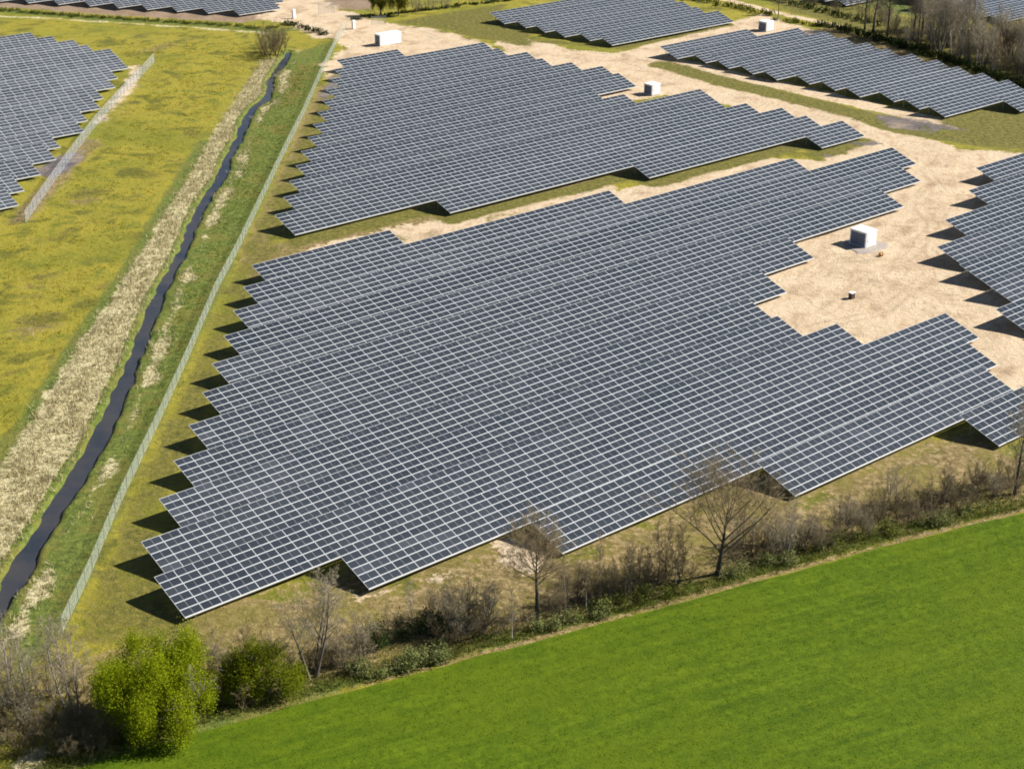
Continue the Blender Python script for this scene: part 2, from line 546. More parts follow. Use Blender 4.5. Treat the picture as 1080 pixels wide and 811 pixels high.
add("lush", [(880, -5), (920, -10), (1000, -10), (1000, 20), (930, 14)], 3)
addline("track", [(868, 266), (905, 277), (955, 272)], .9, 2.4, .72)
addline("track", [(815, 320), (850, 300), (870, 310)], .8, 2.4, .55)
addline("track", [(1010, 300), (1040, 330), (1060, 380)], .8, 2.4, .55)
addline("track", [(925, 350), (960, 335)], .8, 2.4, .5)
addline("track", [(930, 238), (962, 214), (985, 190)], 1.2, 2.5, .6)
addline("track", [(880, 285), (930, 300), (985, 300)], 1.0, 2.5, .55)
addline("track", [(700, 62), (660, 64), (610, 58)], 1.0, 2.5, .62)
addline("track", [(985, 175), (1000, 160), (960, 148)], 1.0, 2.5, .55)
addline("track", [(380, 38), (420, 47), (470, 40)], .8, 2.2, .6)
# wet and muddy places
add("mud", [(915, 118), (950, 121), (1000, 131), (1018, 138), (985, 142), (940, 134), (920, 127)], 3.0, .68)
add("mud", [(35, 182), (52, 170), (75, 160), (88, 166), (72, 182), (50, 188)], 1.5)
addline("mud", [(40, 205), (60, 186), (85, 160), (110, 125), (118, 110)], .8, 1.5, .6)
addline("mud", [(895, 152), (915, 153), (925, 151)], 1.0, 1.2, .85)
addline("mud", [(860, 163), (876, 165)], .8, 1.0, .8)
addline("mud", [(660, 66), (690, 64)], 1.0, 1.5, .5)
addline("mud", [(340, 103), (350, 92), (357, 82)], 2.0, 2.0, .7)
# strip beside the stream
FENCE = [(66, 668), (98, 602), (122, 543), (137, 511), (167, 449), (197, 383), (230, 305), (250, 268), (273, 220), (300, 163), (320, 123), (340, 77), (356, 44), (364, 32)]
add("lush", [(0, 660), (60, 540), (100, 490), (145, 385), (185, 290), (210, 235), (245, 165), (270, 118), (288, 90), (300, 60), (345, 45), (356, 44), (340, 77), (300, 163), (250, 268), (197, 383), (137, 511), (98, 602), (66, 668), (20, 720)], 2.5)
add("moss", [(300, 70), (330, 60), (335, 85), (318, 120), (300, 150), (285, 140), (292, 105)], 4, .62)
addline("lush", [(-10, 500), (60, 395), (98, 335), (135, 285), (160, 240), (185, 200), (215, 150)], 1.3, 1.3, .95)
addline("dry", [(345, 92), (330, 125), (312, 165), (296, 205), (284, 232), (265, 275)], 2.6, 2.0, .8)
addline("dry", [(180, 620), (150, 560), (175, 505), (205, 430), (230, 370)], 2.2, 2.5, .5)
addline("dry", [(205, 668), (300, 640), (400, 618), (480, 605), (560, 585), (680, 550), (760, 520), (830, 520), (960, 480), (1060, 485)], 6.0, 3.0, .62)
add("dry", [(200, 660), (290, 625), (385, 610), (392, 626), (565, 560), (595, 590), (800, 497), (838, 528), (1020, 447), (1060, 475), (1100, 460), (1100, 535), (860, 585), (700, 632), (540, 672), (330, 725), (190, 770), (60, 800), (60, 700), (150, 670)], 3.0, .8)
add("moss", [(66, 680), (98, 606), (137, 513), (197, 385), (250, 270), (300, 165), (330, 110), (345, 80), (365, 66), (370, 80), (345, 150), (300, 250), (275, 300), (240, 390), (205, 480), (170, 560), (190, 640), (210, 660), (150, 690)], 2.0, .62)
for px_, py_, rx_, g_ in ((40, 345, 6, .8), (38, 300, 4, .7), (18, 320, 4, .6), (88, 212, 5, .8), (130, 117, 4, .7), (150, 44, 5, .6), (95, 235, 3, .6), (215, 95, 3, .5), (60, 385, 3, .6), (110, 75, 0, 0)):
    if rx_:
        addline("dry", [(px_ - 8, py_ + 2), (px_ + 8, py_ - 2)], rx_ * .55, 3.0, g_ * .75)
        addline("moss", [(px_ - 5, py_ - 6), (px_ + 14, py_ - 9)], rx_ * .5, 3.0, g_)
add("sand", [(515, 575), (530, 560), (560, 570), (590, 590), (570, 610), (520, 600)], 2.0, .62)
addline("sand", [(380, 630), (450, 612), (530, 595)], 1.3, 1.6, .5)
addline("dry", [(60, 720), (180, 690), (330, 660), (520, 620), (700, 575), (860, 530), (1080, 490)], 5.0, 3.0, .55)
addline("lush", [(20, 845), (120, 790), (270, 742), (400, 700), (540, 665), (700, 626), (860, 577), (1080, 525), (1200, 500)], 2.6, 2.0, .9)
vm = np.zeros(len(X)); dm, sm, _am = dist_line(xi, yi, EDGE); vm[inner] = blend(.42 - np.abs(dm - .55), .5) * (yi > np.interp(xi, EDGE[:, 0], EDGE[:, 1])) * np.clip((xi + 32) / 25, .25, 1)
masks["dry"] = np.maximum(masks["dry"], vm)
add("straw", [(0, 811), (30, 790), (55, 790), (60, 811), (20, 830)], 1.5, .8)
# left array surroundings
add("sand", [(135, 70), (150, 68), (152, 85), (130, 112), (100, 140), (92, 135), (112, 110), (128, 85)], 2.0, .62)
addline("dry", [(20, 232), (60, 190), (95, 150)], 2.4, 2.0, .8)
addline("dry", [(150, 55), (170, 50), (200, 40)], 4, 3, .5)
# ditch line along the far hedge
addline("lush", [(-20, 10), (100, 20), (200, 26), (285, 33), (320, 30)], 2.2, 2.0)
addline("straw", [(-20, 17), (60, 20), (150, 26), (250, 33), (285, 36)], 1.0, 1.3, .75)
# straw reed beds on both banks
STRAW_L = [(-60, 560), (0, 497), (27, 457), (50, 417), (73, 380), (100, 340), (117, 317), (140, 283), (153, 263), (173, 227), (200, 187), (230, 133), (253, 100), (277, 65)]
add("straw", STRAW_L + [(295, 62), (285, 88), (281, 104), (262, 113), (250, 145), (236, 165), (230, 185), (212, 210), (198, 238), (186, 270), (162, 305), (130, 380), (95, 465), (40, 545), (-10, 620)], 1.6)
dl, side, arc = dist_line(xi, yi, st_c)
hw = np.interp(arc, np.r_[0, np.cumsum(np.hypot(*np.diff(st_c, axis=0).T))], st_h)
_n = np.sin(arc * .19) + np.sin(arc * .083 + 1.3) + .8 * np.sin(arc * .47 + .5) + .6 * np.sin(xi * 1.3 + yi * .7)
v = np.zeros(len(X))
v[inner] = blend(.9 + .55 * _n - np.abs(dl - hw - 2.0), 1.6) * (side < 0) * .62
masks["straw"] = np.maximum(masks["straw"], v)
nearw = np.ones(len(X)); nearw[inner] = np.clip((dl - hw - .5) / 1.0, .12, 1)
masks["straw"] *= nearw
nw = np.zeros(len(X)); nw[inner] = np.clip((1.9 - (dl - hw)) / .8, 0, 1) * .8
masks["lush"] = np.maximum(masks["lush"], nw)
# ruts of the site traffic
for ln in ([(870, 330), (905, 300), (960, 270), (1000, 215), (975, 175), (930, 150), (880, 128), (800, 106), (700, 80), (640, 62)],
           [(860, 345), (930, 330), (980, 290), (985, 240), (960, 200)],
           [(880, 290), (930, 300), (970, 320), (1020, 350)],
           [(850, 290), (880, 270), (930, 268), (965, 280)],
           [(430, 30), (520, 60), (600, 58), (690, 52)], [(300, 5), (350, 22), (380, 45), (430, 60)], [(700, 64), (800, 86), (900, 108), (985, 128)]):
    P0 = poly(ln)
    for off in (-.95, .95):
        d, sd_, _ = dist_line(xi, yi, P0)
        vv = np.zeros(len(X))
        vv[inner] = blend(.28 - np.abs(d * sd_ - off), .5) * .9
        masks["track"] = np.maximum(masks["track"], vv)

Z = np.zeros(len(X))
# the stream bed is cut into the ground
dl2 = np.full(len(X), 99.0); dl2[inner] = dl - hw
ragged = np.zeros(len(X)); ragged[inner] = .12 * np.sin(xi * 1.1 + 1.7 * np.sin(yi * .6)) + .10 * np.sin(yi * 1.3 + xi)
prof = np.clip((.30 + ragged - dl2) / .95, 0, 1)
Z -= 1.0 * prof * prof * (3 - 2 * prof)
# low heaps along the banks and small unevenness
calm = np.clip((yi - np.interp(xi, EDGE[:, 0], EDGE[:, 1]) - 1) / 3, 0, 1)
rr = np.random.default_rng(11)
for _ in range(40):
    kx, ky, ph = rr.normal(0, .35), rr.normal(0, .35), rr.uniform(0, 6.28)
    Z[inner] += calm * .012 * np.sin(kx * xi + ky * yi + ph)
nx, ny = len(xs), len(ys)
idx = np.arange(nx * ny).reshape(ny, nx)
faces = np.stack([idx[:-1, :-1], idx[:-1, 1:], idx[1:, 1:], idx[1:, :-1]], -1).reshape(-1, 4)
gme = np_mesh("ground", np.c_[X, Y, Z], faces, [M["ground"]], 4)
for nm, ks in (("mask_a", ("sand", "lush", "dry", "straw")), ("mask_b", ("mud", "moss", "soil", "track"))):
    a = gme.attributes.new(nm, 'FLOAT_COLOR', 'POINT')
    a.data.foreach_set("color", np.stack([masks[k] for k in ks], -1).astype(np.float32).ravel())
gme.polygons.foreach_set("use_smooth", np.ones(len(faces), bool))
tag(link("ground", gme), kind="structure")

# water strip
mb = MB()
nrm = np.gradient(st_c, axis=0)
nrm /= np.hypot(nrm[:, 0], nrm[:, 1])[:, None]
nrm = np.c_[-nrm[:, 1], nrm[:, 0]]
for i in range(len(st_c) - 1):
    a = st_c[i] + nrm[i] * (st_h[i] + .5); b = st_c[i] - nrm[i] * (st_h[i] + .5)
    c = st_c[i + 1] - nrm[i + 1] * (st_h[i + 1] + .5); d = st_c[i + 1] + nrm[i + 1] * (st_h[i + 1] + .5)
    mb.quad((*a, -.42), (*b, -.42), (*c, -.42), (*d, -.42))
tag(mb.build("stream", M["water"]), kind="structure")

# crop field sheet
mb = MB()
ed, _ = resample(EDGE, np.ones(len(EDGE)), 1.0)
er = np.random.default_rng(5)
jit = np.convolve(er.normal(0, .28, len(ed)), np.ones(5) / 5, 'same')
ed[:, 1] += jit
cols = 24
fv, ff = [], []
for i, (x, y) in enumerate(ed):
    for j in range(cols):
        t = (j / (cols - 1)) ** 1.6
        fv.append((x + t * 25, y - t * 120, .10))
for i in range(len(ed) - 1):
    for j in range(cols - 1):
        q = i * cols + j
        ff.append((q, q + 1, q + cols + 1, q + cols))
tag(link("field", np_mesh("field", np.array(fv), np.array(ff), [M["crop"]], 4)), kind="structure")

# ------------------------------------------------------------------ blades (ground cover)
def blades(name, pts, hmin, hmax, wd, per, mat, lean=.35, seed=1, spread=.12, z0=0.0):
    r = np.random.default_rng(seed)
    n = len(pts) * per
    base = np.repeat(pts, per, axis=0) + r.normal(0, spread, (n, 2))
    h = r.uniform(hmin, hmax, n)
    a = r.uniform(0, 2 * PI, n)
    la = r.uniform(0, 2 * PI, n)
    ll = np.abs(r.normal(0, lean, n)) * h
    v = np.zeros((n, 3, 3), np.float32)
    v[:, 0, :2] = base + np.c_[np.cos(a), np.sin(a)] * wd / 2
    v[:, 1, :2] = base - np.c_[np.cos(a), np.sin(a)] * wd / 2
    v[:, 2, :2] = base + np.c_[np.cos(la), np.sin(la)] * ll[:, None]
    v[:, :, 2] = z0
    v[:, 2, 2] = z0 + h
    f = np.arange(n * 3).reshape(n, 3)
    return link(name, np_mesh(name, v.reshape(-1, 3), f, [mat], 3))

# crop blades over the visible part of the field
r = np.random.default_rng(21)
cand = np.c_[r.uniform(-45, 70, 95000), r.uniform(108, 175, 95000)]
ey = np.interp(cand[:, 0], ed[:, 0], ed[:, 1])
cand = cand[(cand[:, 1] < ey - .1)]
tag(blades("crop_grass", cand, .03, .075, .12, 3, M["grassb"], .5, 2, .16, .09), "short bright green young crop covering the field in front of the trees", "crop", kind="stuff")

# verge grass between hedge and field
r = np.random.default_rng(22)
t = r.uniform(0, len(ed) - 1, 9000).astype(int)
pts = ed[t] + np.c_[r.normal(0, .6, 9000), 1.2 + np.abs(r.normal(0, 1.7, 9000))]
tag(blades("verge_grass", pts, .15, .5, .09, 3, M["verge"], .6, 3, .2), "rough green grass verge between the bare trees and the crop field", "grass", kind="stuff")

# tussocks of the pasture and of the strip beside the fence
r = np.random.default_rng(24)
cand = np.c_[r.uniform(-150, -38, 60000), r.uniform(120, 410, 60000)]
dd0, sd0_, ar0 = dist_line(cand[:, 0], cand[:, 1], st_c)
past = sd_poly(cand[:, 0], cand[:, 1], poly([(-40, 480), (0, 480), (60, 385), (120, 290), (160, 215), (215, 140), (262, 70), (285, 42), (200, 36), (100, 30), (130, 60), (165, 68), (120, 125), (70, 190), (30, 240), (-40, 245)]))
strip = sd_poly(cand[:, 0], cand[:, 1], poly([(90, 600), (150, 420), (205, 280), (262, 150), (300, 70), (335, 70), (292, 170), (240, 275), (185, 400), (128, 520)]))
cl_ = np.sin(cand[:, 0] * .55 + 2.2 * np.sin(cand[:, 1] * .21)) * np.sin(cand[:, 1] * .37 + 1.4 * np.sin(cand[:, 0] * .33))
kp = (past > .3) & (r.uniform(0, 1, len(cand)) < .28 + .55 * np.clip(cl_, 0, 1))
tag(blades("pasture_grass", cand[kp], .08, .30, .14, 4, M["tussock"], .6, 5, .22), "yellow green tussocky pasture grass left of the stream", "grass", kind="stuff")
tag(blades("strip_grass", cand[strip > .2], .08, .28, .13, 4, M["verge"], .6, 6, .22), "green grass on the strip between the stream and the long fence", "grass", kind="stuff")

# reeds
r = np.random.default_rng(23)
cand = np.c_[r.uniform(-95, -15, 160000), r.uniform(130, 400, 160000)]
sl = poly(STRAW_L)
dd, sd2, ar = dist_line(cand[:, 0], cand[:, 1], st_c)
hh = np.interp(ar, np.r_[0, np.cumsum(np.hypot(*np.diff(st_c, axis=0).T))], st_h)
# left bank: between the reed edge and the water; right bank: patches
sl_ok = sd_poly(cand[:, 0], cand[:, 1], poly(STRAW_L + [(295, 62), (285, 88), (281, 104), (262, 113), (250, 145), (236, 165), (230, 185), (212, 210), (198, 238), (186, 270), (162, 305), (130, 380), (95, 465), (40, 545), (-10, 620)]))
lf = (sl_ok > r.normal(0, .6, len(cand))) & (dd > hh - .15)
nn = np.sin(ar * .19) + np.sin(ar * .083 + 1.3) + .8 * np.sin(ar * .47 + .5) + .6 * np.sin(cand[:, 0] * 1.3 + cand[:, 1] * .7)
rt = (sd2 < 0) & (np.abs(dd - hh - 2.0) < .7 + .6 * nn + r.normal(0, .3, len(cand)))
dens = .5 + .5 * np.sin(cand[:, 0] * .9 + 2 * np.sin(cand[:, 1] * .5)) * np.sin(cand[:, 1] * .8)
keep = (lf | (rt & (r.uniform(0, 1, len(cand)) < .45))) & (r.uniform(0, 1, len(cand)) < (.25 + .6 * dens) * np.clip((dd - hh + .5) / 1.7, .12, 1))
tag(blades("reeds", cand[keep], .2, .8, .12, 4, M["straw"], .55, 4, .25), "pale dry reeds growing thickly along both banks of the stream", "reeds", kind="stuff")

# ------------------------------------------------------------------ solar rows
L6 = 6.4
MH = L6 / 6
D_ROW = L6 * math.cos(TILT)
HF = .7
UX = Vector((math.cos(YAW), math.sin(YAW), 0))
UN = Vector((-math.sin(YAW), math.cos(YAW), 0))
ST, CT = math.sin(TILT), math.cos(TILT)

# merge rectangles: frame as 4 strips, backsheet strips, 2 cell halves
def module_rects():
    gx, fx, mx, gy, fy, my, half = .006, .030, .007, .008, .044, .018, .013
    W_, H_ = MOD, MH
    ax, bx, ay, by = gx + fx, gx + fx + mx, gy + fy, gy + fy + my
    R = [(gx, gy, W_ - gx, ay, 0), (gx, H_ - ay, W_ - gx, H_ - gy, 0), (gx, ay, ax, H_ - ay, 0), (W_ - ax, ay, W_ - gx, H_ - ay, 0)]
    R += [(ax, ay, W_ - ax, by, 1), (ax, H_ - by, W_ - ax, H_ - ay, 1), (ax, by, bx, H_ - by, 1), (W_ - bx, by, W_ - ax, H_ - by, 1), (W_ / 2 - half, by, W_ / 2 + half, H_ - by, 1)]
    R += [(bx, by, W_ / 2 - half, H_ - by, 2), (W_ / 2 + half, by, W_ - bx, H_ - by, 2)]
    return R
RECTS = module_rects()
TH = .035
# one module: verts / faces / mats in its own plane
mv_, mf_, mm_ = [], [], []
for (x0, y0, x1, y1, k) in RECTS:
    n = len(mv_)
    mv_ += [(x0, y0, TH), (x1, y0, TH), (x1, y1, TH), (x0, y1, TH)]
    mf_.append((n, n + 1, n + 2, n + 3)); mm_.append(k)
g = .007
n = len(mv_)
mv_ += [(g, g, 0), (MOD - g, g, 0), (MOD - g, MH - g, 0), (g, MH - g, 0), (g, g, TH), (MOD - g, g, TH), (MOD - g, MH - g, TH), (g, MH - g, TH)]
for q, k in (((0, 3, 2, 1), 1), ((0, 1, 5, 4), 0), ((1, 2, 6, 5), 0), ((2, 3, 7, 6), 0), ((3, 0, 4, 7), 0)):
    mf_.append(tuple(n + i for i in q)); mm_.append(k)
mv_ = np.array(mv_, np.float32); mf_ = np.array(mf_, np.int32); mm_ = np.array(mm_, np.int32)
MMATS = [M["alu"], M["back"], M["cell"]]
def set_tone(me, tones):
    a = me.attributes.new("tone", 'FLOAT', 'FACE')
    a.data.foreach_set("value", np.ascontiguousarray(tones, dtype=np.float32))
POOL = []
prng = np.random.default_rng(8)
def tone_value(r_):
    q = r_.uniform(0, 1)
    return float(np.clip(r_.normal(.42, .15), 0, .8))
for i in range(24):
    me = np_mesh("solar_module", mv_, mf_, MMATS, 4)
    me.polygons.foreach_set("material_index", mm_)
    set_tone(me, np.full(len(mf_), [.1, .25, .35, .4, .45, .5, .55, .6, .7, .85, .5, .45, .3, .4, .5, .6, .2, .38, .52, .65, .75, .44, .48, 1.0][i]))
    POOL.append(me)

def post_mesh(h):
    mb = MB()
    # C-section post: web and two flanges
    mb.box(-.06, -.012, -.3, .06, .012, h)
    mb.box(-.06, .013, -.3, -.045, .075, h)
    mb.box(.045, .013, -.3, .06, .075, h)
    return mb.mesh("post", [M["steel"]])
YF, YR = .9, D_ROW - 1.1
POST_F = post_mesh(HF + YF * math.tan(TILT) - .20)
POST_R = post_mesh(HF + YR * math.tan(TILT) - .20)
mb = MB()
mb.box(-.04, .25, -.19, .04, L6 - .25, -.075)
RAFTER = mb.mesh("rafter", [M["steel"]])

def on_row(x, y, z=0):      # slope coordinates -> row coordinates
    return (x, y * CT - z * ST, HF + y * ST + z * CT)

ROWN = 0
def solar_row(block, k, y0, sl, sr, label, group, detail=False, near='l', ends=True):
    global ROWN
    ROWN += 1
    ncol = max(1, int(round(sr - sl)))
    org = UX * (sl * MOD) + UN * (y0 + k * PITCHROW)
    root = empty("solar_row", org, YAW)
    tag(root, label, "solar panels", group)
    rg = np.random.default_rng(1000 + ROWN)
    tones = np.array([tone_value(rg) for _ in range(ncol * 6)]).reshape(ncol, 6)
    tones = np.clip(tones + rg.normal(0, .10) + np.repeat(rg.normal(0, .09, ncol // 9 + 1), 9)[:ncol, None], 0, .8)
    if block == 'G': tones = np.clip(.85 + .35 * (tones - .42), 0, 1)  # left array: sky sheen put into the cells as paler colour
    single = set()
    if detail:
        # the modules that show largest: those nearest the viewer
        c = [((org + UX * ((i + .5) * MOD) + UN * ((j + .5) * MH * CT) - Vector((0, 0, CAMH))).length, i, j) for i in range(ncol) for j in range(6)]
        c.sort()
        # modules hidden under the row in front are left to the remainder
        c = [q for q in c if q[2] >= (0 if ends == 'front' else 1)][:100] if ncol * 6 > 100 else c
        single = {(i, j) for _, i, j in c}
    for (i, j) in sorted(single):
        ti = int(np.argmin([abs(tones[i, j] - q) for q in (.1, .25, .35, .4, .45, .5, .55, .6, .7, .85, .5, .45, .3, .4, .5, .6, .2, .38, .52, .65, .75, .44, .48, 1.0)]))
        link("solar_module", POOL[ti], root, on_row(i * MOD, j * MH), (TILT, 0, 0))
    rest = [(i, j) for i in range(ncol) for j in range(6) if (i, j) not in single]
    if rest:
        nv = len(mv_); nf = len(mf_)
        off = np.array([(i * MOD, j * MH, 0) for i, j in rest], np.float32)
        V = (mv_[None] + off[:, None]).reshape(-1, 3)
        V = np.c_[V[:, 0], V[:, 1] * CT - V[:, 2] * ST, HF + V[:, 1] * ST + V[:, 2] * CT]
        Fc = (mf_[None] + (np.arange(len(rest)) * nv)[:, None, None]).reshape(-1, 4)
        me = np_mesh("solar_modules", V, Fc, MMATS, 4)
        me.polygons.foreach_set("material_index", np.tile(mm_, len(rest)))
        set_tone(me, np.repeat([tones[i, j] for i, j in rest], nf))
        o = link("module_field", me, root)
        if single: o["kind"] = "stuff"
    ln = ncol * MOD
    for yy in (1.0, 3.1, 5.3):
        b = MB()
        a0 = on_row(.05, yy - .03, -.075); 
        p = [on_row(x, y, z) for x in (.05, ln - .05) for y in (yy - .03, yy + .03) for z in (-.072, -.004)]
        n = 0
        b.v = p
        b.f = [(0, 1, 3, 2), (4, 6, 7, 5), (0, 4, 5, 1), (2, 3, 7, 6), (0, 2, 6, 4), (1, 5, 7, 3)]
        b.m = [0] * 6
        b.build("purlin", M["steel"], root)
    b = MB()
    b.v = [on_row(x, y, z) for x in (.01, ln - .01) for y in (-.055, -.004) for z in (-.13, .034)]
    b.f = [(0, 1, 3, 2), (4, 6, 7, 5), (0, 4, 5, 1), (2, 3, 7, 6), (0, 2, 6, 4), (1, 5, 7, 3)]
    b.m = [0] * 6
    b.build("front_rail", M["rail"], root)
    # support frames near the open ends
    spots = set()
    xl = np.arange(1.2, ln - .8, 4.2)
    if 'l' in near: spots |= set(xl[:3])
    if 'r' in near: spots |= set(xl[-2:])
    for x in sorted(spots):
        link("post", POST_F, root, (x, YF, 0))
        link("post", POST_R, root, (x, YR, 0))
        link("rafter", RAFTER, root, on_row(x, 0, 0), (TILT, 0, 0))
    return root

ORD = ["first", "second", "third", "fourth", "fifth", "sixth", "seventh", "eighth", "ninth", "tenth", "eleventh", "twelfth", "thirteenth", "fourteenth", "fifteenth", "sixteenth", "seventeenth", "eighteenth"]
YB = dict(A=121.366, B=222.163, C=273.054, D=331.115, F=437.999, G=349.034, E=162.235)
ROWS = {
 'A': {-3: (72.5, 80.5), -2: (59.3, 79.7), -1: (46, 82), 0: (36.8, 85), 1: (28.9, 78.3), 2: (30, 75.6), 3: (32.8, 77), 4: (35.5, 81.5), 5: (38.3, 88.3), 6: (41.1, 103.2), 7: (43.7, 109.7), 8: (46.5, 113.9), 9: (49.2, 104.6), 10: (52, 85.7), 11: (54.7, 66.6)},
 'B': {-3: (111.1, 116.9), -2: (92.9, 116.3), -1: (74.3, 115.8), 0: (62, 115.3), 1: (64.9, 114.2), 2: (67.6, 115.2), 3: (70.4, 108.3), 4: (73.1, 107.6), 5: (76, 113.9), 6: (78.8, 114.4), 7: (81.5, 113.4), 8: (84.3, 112.2), 9: (87, 113.3), 10: (89.8, 111.8), 11: (92.4, 112.9), 12: (95, 103.5)},
 'C': {0: (126, 139.8), -1: (127, 144.8), -2: (127, 145.7), -3: (127.1, 145), -4: (127.1, 145.4), -5: (128.3, 144.5), -6: (128.3, 144.2), -7: (128.1, 143.9), -8: (129.2, 142.9), -9: (128.8, 143), -10: (128.3, 142.5), -11: (135.6, 148)},
 'D': {0: (123.2, 147), -1: (123.7, 147), -2: (123.8, 146.6), -3: (123.9, 145.8), -4: (124.8, 145.2), -5: (125.1, 145.1)},
 'E': {0: (113.9, 126), -1: (108.2, 123), -2: (100.6, 116), -3: (95.1, 112), -4: (93.2, 110), -5: (91.5, 106), -6: (87.9, 102), -7: (88.6, 100)},
 'F': {1: (82.7, 100), 0: (85, 102), -1: (87.5, 104), -2: (90.1, 106), -3: (92.3, 108), -4: (94.5, 110), -5: (96.8, 111), -6: (99.2, 110), -7: (101.6, 107.6)},
 'G': {5: (56, 75.6), 4: (54, 77), 3: (52, 77.9), 2: (50, 78.4), 1: (48, 78.9), 0: (52, 78.2), -1: (51, 75.3), -2: (50, 73.3), -3: (49, 70.4), -4: (48, 67.7), -5: (48, 64.8), -6: (48, 62.8), -7: (47, 59.4), -8: (46, 56.9), -9: (44, 53.9), -10: (44, 50.9), -11: (41, 48.9)},
}
def label_for(b, i, n, k):
    o = ORD[i]
    if b == 'A':
        if k == -3: return "shortest front solar panel row of the central array, beside the tall bare roadside tree"
        if k == 11: return "short rearmost solar panel row of the central array, nearest the far grassy lane"
        return f"solar panel row of the large central array, {o} counted back from the hedge side"
    if b == 'B':
        if k == -3: return "short front stub of panel row at the right tip of the rear middle array"
        if k == 12: return "short rearmost panel row of the rear middle array, just before the long white container"
        return f"panel row of the rear middle array, {o} counted back from the grassy lane"
    if b == 'C': return f"panel row of the upper right array by the wood, {o} from the back"
    if b == 'D': return f"panel row of the small top middle array, {o} from the back"
    if b == 'E': return f"panel row of the right edge array by the sand, {o} from the back"
    if b == 'F': return f"panel row of the top left array beyond the ditch, {o} from the back"
    return f"panel row of the left array behind the short pale fence, {o} from the back"
GRP = dict(A="panel rows of the central array", B="panel rows of the rear middle array", C="panel rows of the upper right array", D="panel rows of the top middle array",
           E="panel rows of the right edge array", F="panel rows of the top left array", G="panel rows of the left array")
for b, rows in ROWS.items():
    ks = sorted(rows, reverse=(b not in 'AB'))
    for i, k in enumerate(ks):
        sl_, sr_ = rows[k]
        det = b in 'AE' or (b == 'B' and k <= 0)
        fr_ = 'front' if (b == 'A' and k <= 1) or (b == 'B' and k <= 0) else True
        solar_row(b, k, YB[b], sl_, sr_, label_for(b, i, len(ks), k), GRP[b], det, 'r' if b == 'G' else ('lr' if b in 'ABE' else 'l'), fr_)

# arrays partly seen beyond the wood, top right
def row_at(px, py, dk, ncol, label, group, shift=0.0):
    q = at(px, py, HF)
    s = q.dot(UX) / MOD; n = q.dot(UN)
    solar_row('H', dk, n, s + shift, s + shift + ncol, label, group, False, 'l')
for i, (dk, sh) in enumerate(((0, 0), (1, .4), (2, .9), (3, 1.3), (4, 1.6), (5, 2))):
    row_at(1056, 24, dk, 16, f"panel row beyond the wood in the far right corner, {ORD[i]} from front", "panel rows beyond the wood", sh)
for i, dk in enumerate((0, 1)):
    row_at(1000, 17, dk, 5, f"short panel row glimpsed through bare branches of the wood, {'nearer' if i == 0 else 'farther'} of two", "panel rows glimpsed through branches")
for i, dk in enumerate((0, 1)):
    row_at(892, 6, dk, 10, f"panel row poking into view at the top edge above the hedge, {'nearer' if i == 0 else 'farther'} of two", "panel rows at the top edge")

# ------------------------------------------------------------------ fences
def fence(pts, h, step, mat, label, rails=True, post_r=.035):
    P = poly(pts)
    Q, _ = resample(P, np.ones(len(P)), step)
    root = empty("wire_fence", (Q[0][0], Q[0][1], 0))
    tag(root, label, "fence")
    ox, oy = Q[0]
    verts, faces, uvs = [], [], []
    arc_ = 0
    for i, (x, y) in enumerate(Q):
        if i: arc_ += math.hypot(x - Q[i - 1][0], y - Q[i - 1][1])
        verts += [(x - ox, y - oy, .06), (x - ox, y - oy, h)]
        uvs.append(arc_)
        if i: faces.append((2 * i - 2, 2 * i, 2 * i + 1, 2 * i - 1))
    me = bpy.data.meshes.new("wire_mesh")
    me.from_pydata(verts, [], faces)
    me.materials.append(mat)
    uv = me.uv_layers.new(name="UVMap")
    for p_ in me.polygons:
        for li in p_.loop_indices:
            vi = me.loops[li].vertex_index
            uv.data[li].uv = (uvs[vi // 2], h if vi % 2 else .06)
    link("wire_mesh", me, root)
    mb = MB(); mb.tube([(0, 0, -.3), (0, 0, h + .06)], [post_r, post_r], 6)
    pm = mb.mesh("post", [M["steel"]])
    for i, (x, y) in enumerate(Q):
        dx, dy = (Q[min(i + 1, len(Q) - 1)] - Q[max(i - 1, 0)])
        l = math.hypot(dx, dy)
        link("post", pm, root, (x - ox + .05 * dy / l, y - oy - .05 * dx / l, 0))
    return root
fence(FENCE, 1.95, 3.0, M["fmesh"], "long green grey wire mesh fence running between the stream and the arrays")
fence([(27, 236), (45, 210), (72, 172), (100, 135), (128, 103), (150, 80), (163, 66)], 2.3, 3.0, M["fmesh2"], "shorter pale wire mesh fence beside the left array in the meadow")
fence([(336, 15), (344, 14), (353, 14)], 3.2, 2.6, M["fmesh2"], "small pale mesh fence section standing at the bend of the sandy site road")
fence([(392, 27), (399, 27), (407, 26)], 2.4, 3.0, M["fmesh2"], "pale mesh gate panel by the dark hedge behind the long white container")

